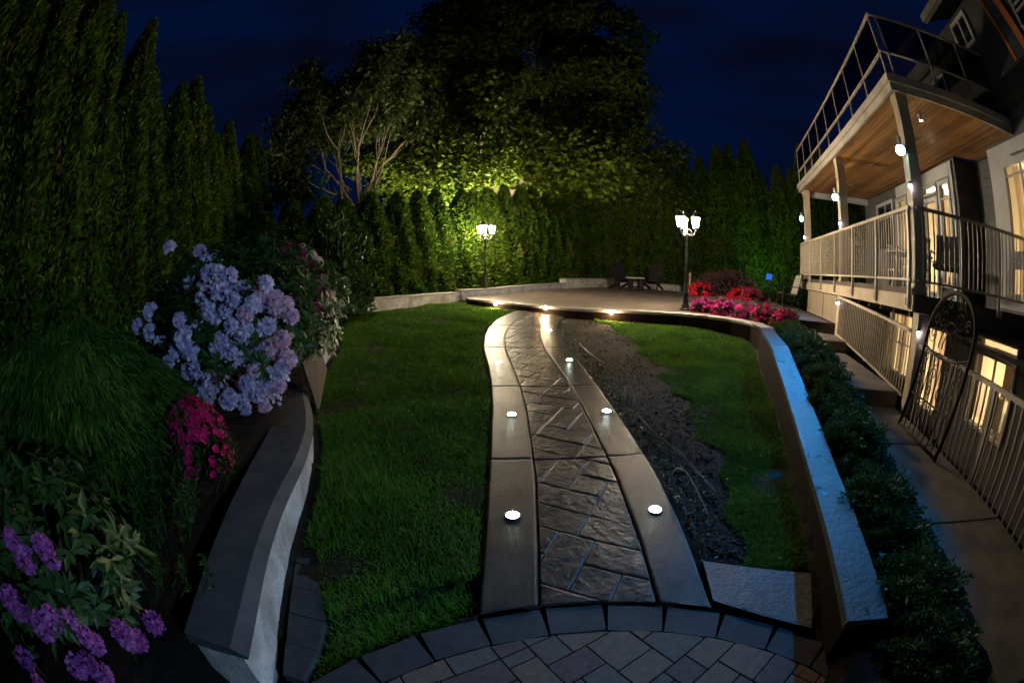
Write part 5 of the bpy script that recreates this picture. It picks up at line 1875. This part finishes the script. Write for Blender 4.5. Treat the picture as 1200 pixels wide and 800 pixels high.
def railing(label, p0, p1, zt0, zt1, zb0, zb1, step, mat, posts=(), post_drop=.35, bracket=True, cat='railing', name='railing', pw=.018):
    """from p0 to p1 (house s,t); rails and pickets are parts"""
    a = Vector(H(p0[0], p0[1])); b2 = Vector(H(p1[0], p1[1]))
    d = b2 - a; Ln = d.length
    o = thing(name, (a.x, a.y, zb0), label, cat, rz=math.atan2(d.y, d.x))
    def zl(u, q0, q1): return q0 + (q1 - q0) * u / Ln - zb0
    def rail(nm, q0, q1, w_, h):
        m_ = MB(); za, zb = zl(0, q0, q1), zl(Ln, q0, q1)
        m_._add([(0, -w_, za - h), (Ln, -w_, zb - h), (Ln, w_, zb - h), (0, w_, za - h), (0, -w_, za), (Ln, -w_, zb), (Ln, w_, zb), (0, w_, za)],
                [(3, 2, 1, 0), (4, 5, 6, 7), (0, 1, 5, 4), (2, 3, 7, 6), (1, 2, 6, 5), (3, 0, 4, 7)])
        m_.build(nm, mat, o)
    rail('top_rail', zt0, zt1, .026, .045)
    rail('bottom_rail', zb0, zb1, .016, .03)
    k = step
    meshes = {}
    while k < Ln - .03:
        if not any(abs(k - q) < .035 for q in posts):
            z0, z1 = zl(k, zb0, zb1) - .0, zl(k, zt0, zt1) - .045
            key = round(z1 - z0, 2)
            if key not in meshes: meshes[key] = picket_mesh(z1 - z0, pw).mesh('picket', mat)
            add('picket', meshes[key], o, loc=(k, 0, z0))
        k += step
    for q in posts:
        m_ = MB(); z0, z1 = zl(q, zb0, zb1), zl(q, zt0, zt1)
        m_.box(q - .024, q + .024, -.024, .024, z0 - post_drop, z1 - .045)
        if bracket:
            m_.box(q + .024, q + .10, -.012, .012, z0 - post_drop, z0 - post_drop + .03); m_.box(q + .085, q + .10, -.012, .012, z0 - post_drop + .03, z0 - post_drop + .13)
        m_.build('post', mat, o)
    return o


railing('long tan railing with thin pickets along the front of the deck', (.02, -.06), (8.2, -.06), 2.715, 2.74, 1.775, 1.80, .105, M['railmetal'], (.06, 1.4, 2.75, 4.1, 5.45, 6.8, 8.15), .38)
railing('shorter shaded railing on the near side of the deck', (-.06, .02), (-.06, 2.7), 2.715, 2.715, 1.775, 1.775, .105, M['greyrail'], (.9, 1.8, 2.66), .3)
railing('sloping tan railing beside the walkway steps', (3.84, -.01), (.02, -.01), 1.35, 1.14, .56, .28, .105, M['railmetal'], (), name='railing')
railing('near grey-brown guard railing over the basement stairwell', (-.32, .01), (-5.2, .01), .99, .90, -.04, -.06, .115, M['greyrail'], (1.9, 3.9), .1, bracket=False, pw=.02)
# balcony railing: posts, rails, tinted glass
o = thing('balcony_railing', (CX, CY, 4.6), 'tan balcony railing with dark tinted glass on the upper floor', 'railing', rz=HROT)
for nm, z0, z1 in (('top_rail', 1.08, 1.12), ('mid_rail', .405, .428)):
    b = MB(); b.hbox(.02, 8.2, -.05, -.0, z0, z1); b.build(nm, M['railmetal'], o)
    b = MB(); b.hbox(-.03, .018, -.05, 2.6, z0, z1); b.build(nm, M['railmetal'], o)
ps = [.05 + k * 1.02 for k in range(9)]
for s in ps:
    b = MB(); b.hbox(s - .014, s + .014, -.04, -.01, -.0, 1.078); b.build('post', M['railmetal'], o)
for t in (.1, .95, 1.78, 2.55):
    b = MB(); b.hbox(-.02, .008, t - .014, t + .014, 0, 1.078); b.build('post', M['railmetal'], o)
for i in range(8):
    b = MB(); b.hbox(ps[i] + .03, ps[i + 1] - .03, -.029, -.021, .44, 1.07); b.build('glass_pane', M['glass'], o)
for t0, t1 in ((.1, .95), (.95, 1.78), (1.78, 2.55)):
    b = MB(); b.hbox(-.01, -.002, t0 + .03, t1 - .03, .44, 1.07); b.build('glass_pane', M['glass'], o)

# ------------------------------------------------------------------ floodlights and little lamps on the columns
def add_light(name, kind, loc, energy, col, target=None, size=R(110), blend=.7, rad=.06):
    ld = bpy.data.lights.new(name, kind)
    ld.energy = energy; ld.color = col
    ld.shadow_soft_size = rad
    if kind == 'SPOT':
        ld.spot_size = size; ld.spot_blend = blend
    lo = bpy.data.objects.new(name, ld); COL.objects.link(lo); lo.location = loc
    if target is not None:
        lo.rotation_euler = (Vector(target) - Vector(loc)).to_track_quat('-Z', 'Y').to_euler()
    return lo


def floodlight(s, t, z, target, label, power, col, lens='floodlens', at=None, aim=None, cone=140):
    loc = Vector(at or H(s, t, z))
    target = aim or target
    o = thing('floodlight', loc, label, 'light')
    d = (Vector(target) - loc).normalized()
    q = d.to_track_quat('Z', 'Y')
    b = MB(); b.lathe([(.04, -.13), (.055, -.11), (.082, -.02), (.084, .0)], 20); h_ = b.build('housing', M['black'], o); h_.rotation_euler = q.to_euler()
    b = MB(); b.lathe([(.078, .001), (.072, .014), (.02, .024)], 20); l_ = b.build('lens', M[lens], h_, smooth=True)
    b = MB()
    if at:
        b.tube([tuple(d * -.08), (0, 0, -.16), (0, 0, -.4)], [.014, .014, .006], 6)
        b.build('spike', M['black'], o)
    else:
        b.box(-.03, .03, -.03, .03, .1, .2, .005); b.tube([(0, 0, .1), (0, 0, .04), tuple(d * -.06)], .012, 6)
        b.build('bracket', M['trim'], o)
    add_light('flood_lamp', 'SPOT', loc + d * .04, power, col, loc + d * 3, R(cone), .9, .05)
    return o


BL = (.008, .36, 1.0)
floodlight(.04, -.09, 3.47, (1.75, 1.7, .2), 'glaring blue-white floodlight on the corner porch column', P_FLOOD * .6, BL, cone=37)
floodlight(3.85, -.09, 3.44, (2.6, 3.6, .5), 'glaring blue-white floodlight on the middle porch column', P_FLOOD, BL, cone=38)
floodlight(7.9, -.09, 3.47, (-2, 9, .5), 'small blue-white floodlight on the far porch column', P_FLOOD * .2, BL)
floodlight(-5.2, 2.55, 2.75, (-2.9, 2.9, .7), 'blue-white floodlight on the house wall beyond the right frame edge', P_BACK, (.40, .68, 1.0), cone=44)
for s, t, z, lab in ((.0, -.02, 2.98, 'small violet-white lamp low on the corner porch column'), (3.83, -.02, 2.88, 'small violet-white lamp low on the middle porch column'), (7.83, -.02, 2.9, 'small violet-white lamp low on the far porch column'),
                     (-.27, -.02, 1.12, 'small violet-white lamp on the post at the bottom of the sloping railing'), (3.84, -.05, 1.2, 'small violet-white lamp on the post at the top of the steps')):
    o = thing('small_lamp', H(s, t, z), lab, 'lamp', 'small lamps on the house posts')
    b = MB(); b.ball((0, 0, 0), .026, 10); b.build('bulb', M['bulb'], o, smooth=True)
    b = MB(); b.lathe([(.028, .024), (.03, .05), (.012, .07)], 10); b.build('cap', M['black'], o)
# porch ceiling fittings
o = thing('dome_camera', H(1.75, 1.15, 4.37), 'dark glossy dome fitting on the porch ceiling', 'fitting')
b = MB(); b.lathe([(.002, -.09), (.05, -.075), (.075, -.03), (.08, 0)], 16); b.build('dome', M['window_dark'], o, smooth=True)
b = MB(); b.lathe([(.082, -.01), (.1, -.008), (.1, .0)], 16); b.build('rim', M['black'], o)
o = thing('ceiling_light', H(.55, .75, 4.36), 'small pale spot fitting on the ceiling behind the corner column', 'light')
b = MB(); b.lathe([(.03, -.12), (.045, -.1), (.045, .0)], 12); b.build('housing', M['trim'], o)
b = MB(); b.lathe([(.002, -.128), (.028, -.121)], 12); b.build('lens', M['bulb'], o)
o = thing('ceiling_light', H(6.3, 1.2, 4.37), 'round pale recessed light in the far porch ceiling', 'light')
b = MB(); b.lathe([(.08, -.012), (.09, -.006), (.09, .0)], 16); b.build('trim_ring', M['trim'], o)

# ------------------------------------------------------------------ wrought-iron gate leaning on the railing
gt = Vector(H(-1.2, -.3, .075))
o = thing('iron_gate', gt, 'rusty wrought-iron garden gate with arched top leaning against the railing', 'gate', rz=HROT + math.pi)
o.rotation_euler = (R(-11.5), 0, HROT + math.pi)
# local x along the gate, z up; leans to the house
GW, GS, GT = .56, 1.15, 1.62


def arch(w_, zs, zt_, n=16):
    return [(-w_ * math.cos(math.pi * i / n), 0, zs + (zt_ - zs) * math.sin(math.pi * i / n)) for i in range(n + 1)]


b = MB()
b.tube([(-GW, 0, 0), (-GW, 0, GS)] + arch(GW, GS, GT)[1:-1] + [(GW, 0, GS), (GW, 0, 0)], .024, 8)
b.tube([(-GW, 0, .02), (GW, 0, .02)], .02, 6)
b.build('frame', M['iron'], o, smooth=True)
b = MB(); b.tube([(-GW, 0, .42), (GW, 0, .42)], .012, 6); b.build('crossbar', M['iron'], o)
b = MB(); b.tube([(-GW, 0, 1.0)] + [(-GW + 2 * GW * i / 14, 0, 1.0 - .1 * math.sin(math.pi * i / 14)) for i in range(1, 14)] + [(GW, 0, 1.0)], .012, 6); b.build('crossbar', M['iron'], o)
for k in range(7):
    x = -GW + .14 * (k + 1)
    b = MB(); b.tube([(x, 0, .02), (x, 0, .42)], .008, 6); b.build('bar', M['iron'], o)
for k in range(3):
    x = -.28 + .28 * k
    b = MB(); b.tube([(x, 0, .42), (x, 0, .92)], .008, 6); b.build('bar', M['iron'], o)


def scroll(cx_, cz, r0, turns, a0_, sgn=1, n=26):
    return [(cx_ + sgn * (r0 * (1 - .8 * i / n)) * math.cos(a0_ + turns * 6.283 * i / n), 0, cz + (r0 * (1 - .8 * i / n)) * math.sin(a0_ + turns * 6.283 * i / n)) for i in range(n + 1)]


def scrolls(L_):
    for q in L_:
        m_ = MB(); m_.tube(scroll(*q), .007, 5); m_.build('scroll', M['iron'], o)


scrolls([(sx * .14 + .0, z, .085, 1.4, a, sg) for sx in (-3, -1, 1, 3) for z, a, sg in ((.55, 1.5, 1), (.72, -1.5, -1), (.87, 1.2, 1))])
scrolls([(x, z, r_, 1.5, a, sg) for x, z, r_, a, sg in ((-.4, 1.14, .11, 3, 1), (.4, 1.14, .11, 3, -1), (-.2, 1.34, .13, 2, 1), (.2, 1.34, .13, 2, -1), (-.38, 1.3, .07, 0, 1), (.38, 1.3, .07, 0, -1), (-.1, 1.5, .07, 1, 1), (.1, 1.5, .07, 1, -1))])
for w_, h_ in ((.2, 1.3), (.11, 1.18)):
    b = MB(); b.tube(arch(w_, 1.0, h_, 12), .009, 6); b.build('inner_arch', M['iron'], o)

# ------------------------------------------------------------------ things on the deck
def iron_chair(s, t, rz, label):
    o = thing('deck_chair', H(s, t, DZ), label, 'chair', None, rz)
    b = MB(); b.box(-.26, .26, -.26, .26, .42, .5, .03); b.build('seat', M['greyfabric'], o)
    b = MB(); b.quadsolid((-.24, -.26, .48), (-.24, .26, .48), (-.38, .26, .98), (-.38, -.26, .98), .07); b.build('backrest', M['greyfabric'], o)
    for sy in (-1, 1):
        b = MB(); b.tube([(.26, sy * .29, 0), (.22, sy * .29, .25), (.27, sy * .29, .42), (.24, sy * .29, .62), (.1, sy * .29, .68), (-.28, sy * .29, .66)], .013, 6); b.build('leg', M['black'], o)
        b = MB(); b.tube([(-.34, sy * .29, 0), (-.24, sy * .29, .44), (-.36, sy * .29, 1.0)], .013, 6); b.build('leg', M['black'], o)
    for k in range(4):
        b = MB(); b.tube([(p[0] * 1 + .0, -.2 + .13 * k, p[2] + .25) for p in [(.27 + .06 * math.cos(q * .55), 0, .07 * math.sin(q * .55)) for q in range(13)]], .006, 5); b.build('scroll', M['black'], o)
    return o


iron_chair(.55, 1.0, HROT + R(140), 'wrought-iron deck chair with grey cushion behind the near side railing')
o = thing('deck_table', H(2.4, 1.15, DZ), 'pale round table on the deck behind the front railing', 'table')
b = MB(); b.lathe([(.55, .70), (.56, .715), (.55, .73)], 28); b.build('table_top', M['trim'], o)
for k in range(4):
    a = k * 1.571 + .5
    b = MB(); b.tube([(.4 * math.cos(a), .4 * math.sin(a), 0), (.3 * math.cos(a), .3 * math.sin(a), .7)], .018, 6); b.build('leg', M['trim'], o)
for s, t, rz, lab in ((1.65, .95, 0, 'pale dining chair left of the round deck table near the corner column'), (3.2, 1.3, math.pi, 'pale dining chair on the far side of the round deck table')):
    o = thing('dining_chair', H(s, t, DZ), lab, 'chair', 'pale chairs around the deck table', HROT + rz)
    b = MB(); b.box(-.22, .22, -.22, .22, .42, .46, .01); b.build('seat', M['trim'], o)
    b = MB()
    for k in range(5): b.box(-.22, -.2, -.2 + k * .095, -.16 + k * .095, .46, .9)
    b.box(-.225, -.195, -.22, .22, .9, .96, .005); b.build('backrest', M['trim'], o)
    for sx in (-1, 1):
        for sy in (-1, 1):
            b = MB(); b.box(sx * .2 - .015, sx * .2 + .015, sy * .2 - .015, sy * .2 + .015, 0, .42); b.build('leg', M['trim'], o)
o = thing('barbecue', H(5.2, 1.9, DZ), 'dark covered barbecue at the far end of the deck', 'barbecue', rz=HROT)
b = MB(); b.box(-.5, .5, -.25, .25, .1, .8, .02); b.build('cabinet', M['greyfabric'], o)
b = MB(); b.tube([(-.45, 0, .84), (.45, 0, .84)], .22, 14); b.build('lid', M['greyfabric'], o)

# green landscape spot in the rear bed
floodlight(0, 0, 0, (0, 0, 1), 'small low spotlight behind the purple maple aimed at the dark hedge', 260, (.35, 1.0, .35), 'window_dark', at=(9.9, 14.7, .85), aim=(11.2, 17.0, 3.0), cone=100)

# warm garden uplight hidden behind the back hedge, washing the underside of the maple
floodlight(0, 0, 0, (0, 0, 1), 'warm garden uplight on the soil behind the back hedge', 15000, (1.0, .86, .5), 'window_dark', at=(-1.5, 16.3, .75), aim=(-.6, 17.4, 6.5))
floodlight(0, 0, 0, (0, 0, 1), 'second warm garden uplight behind the right half of the back hedge', 9000, (1.0, .9, .5), 'window_dark', at=(1.9, 19.3, .75), aim=(2.2, 18.4, 7.0))
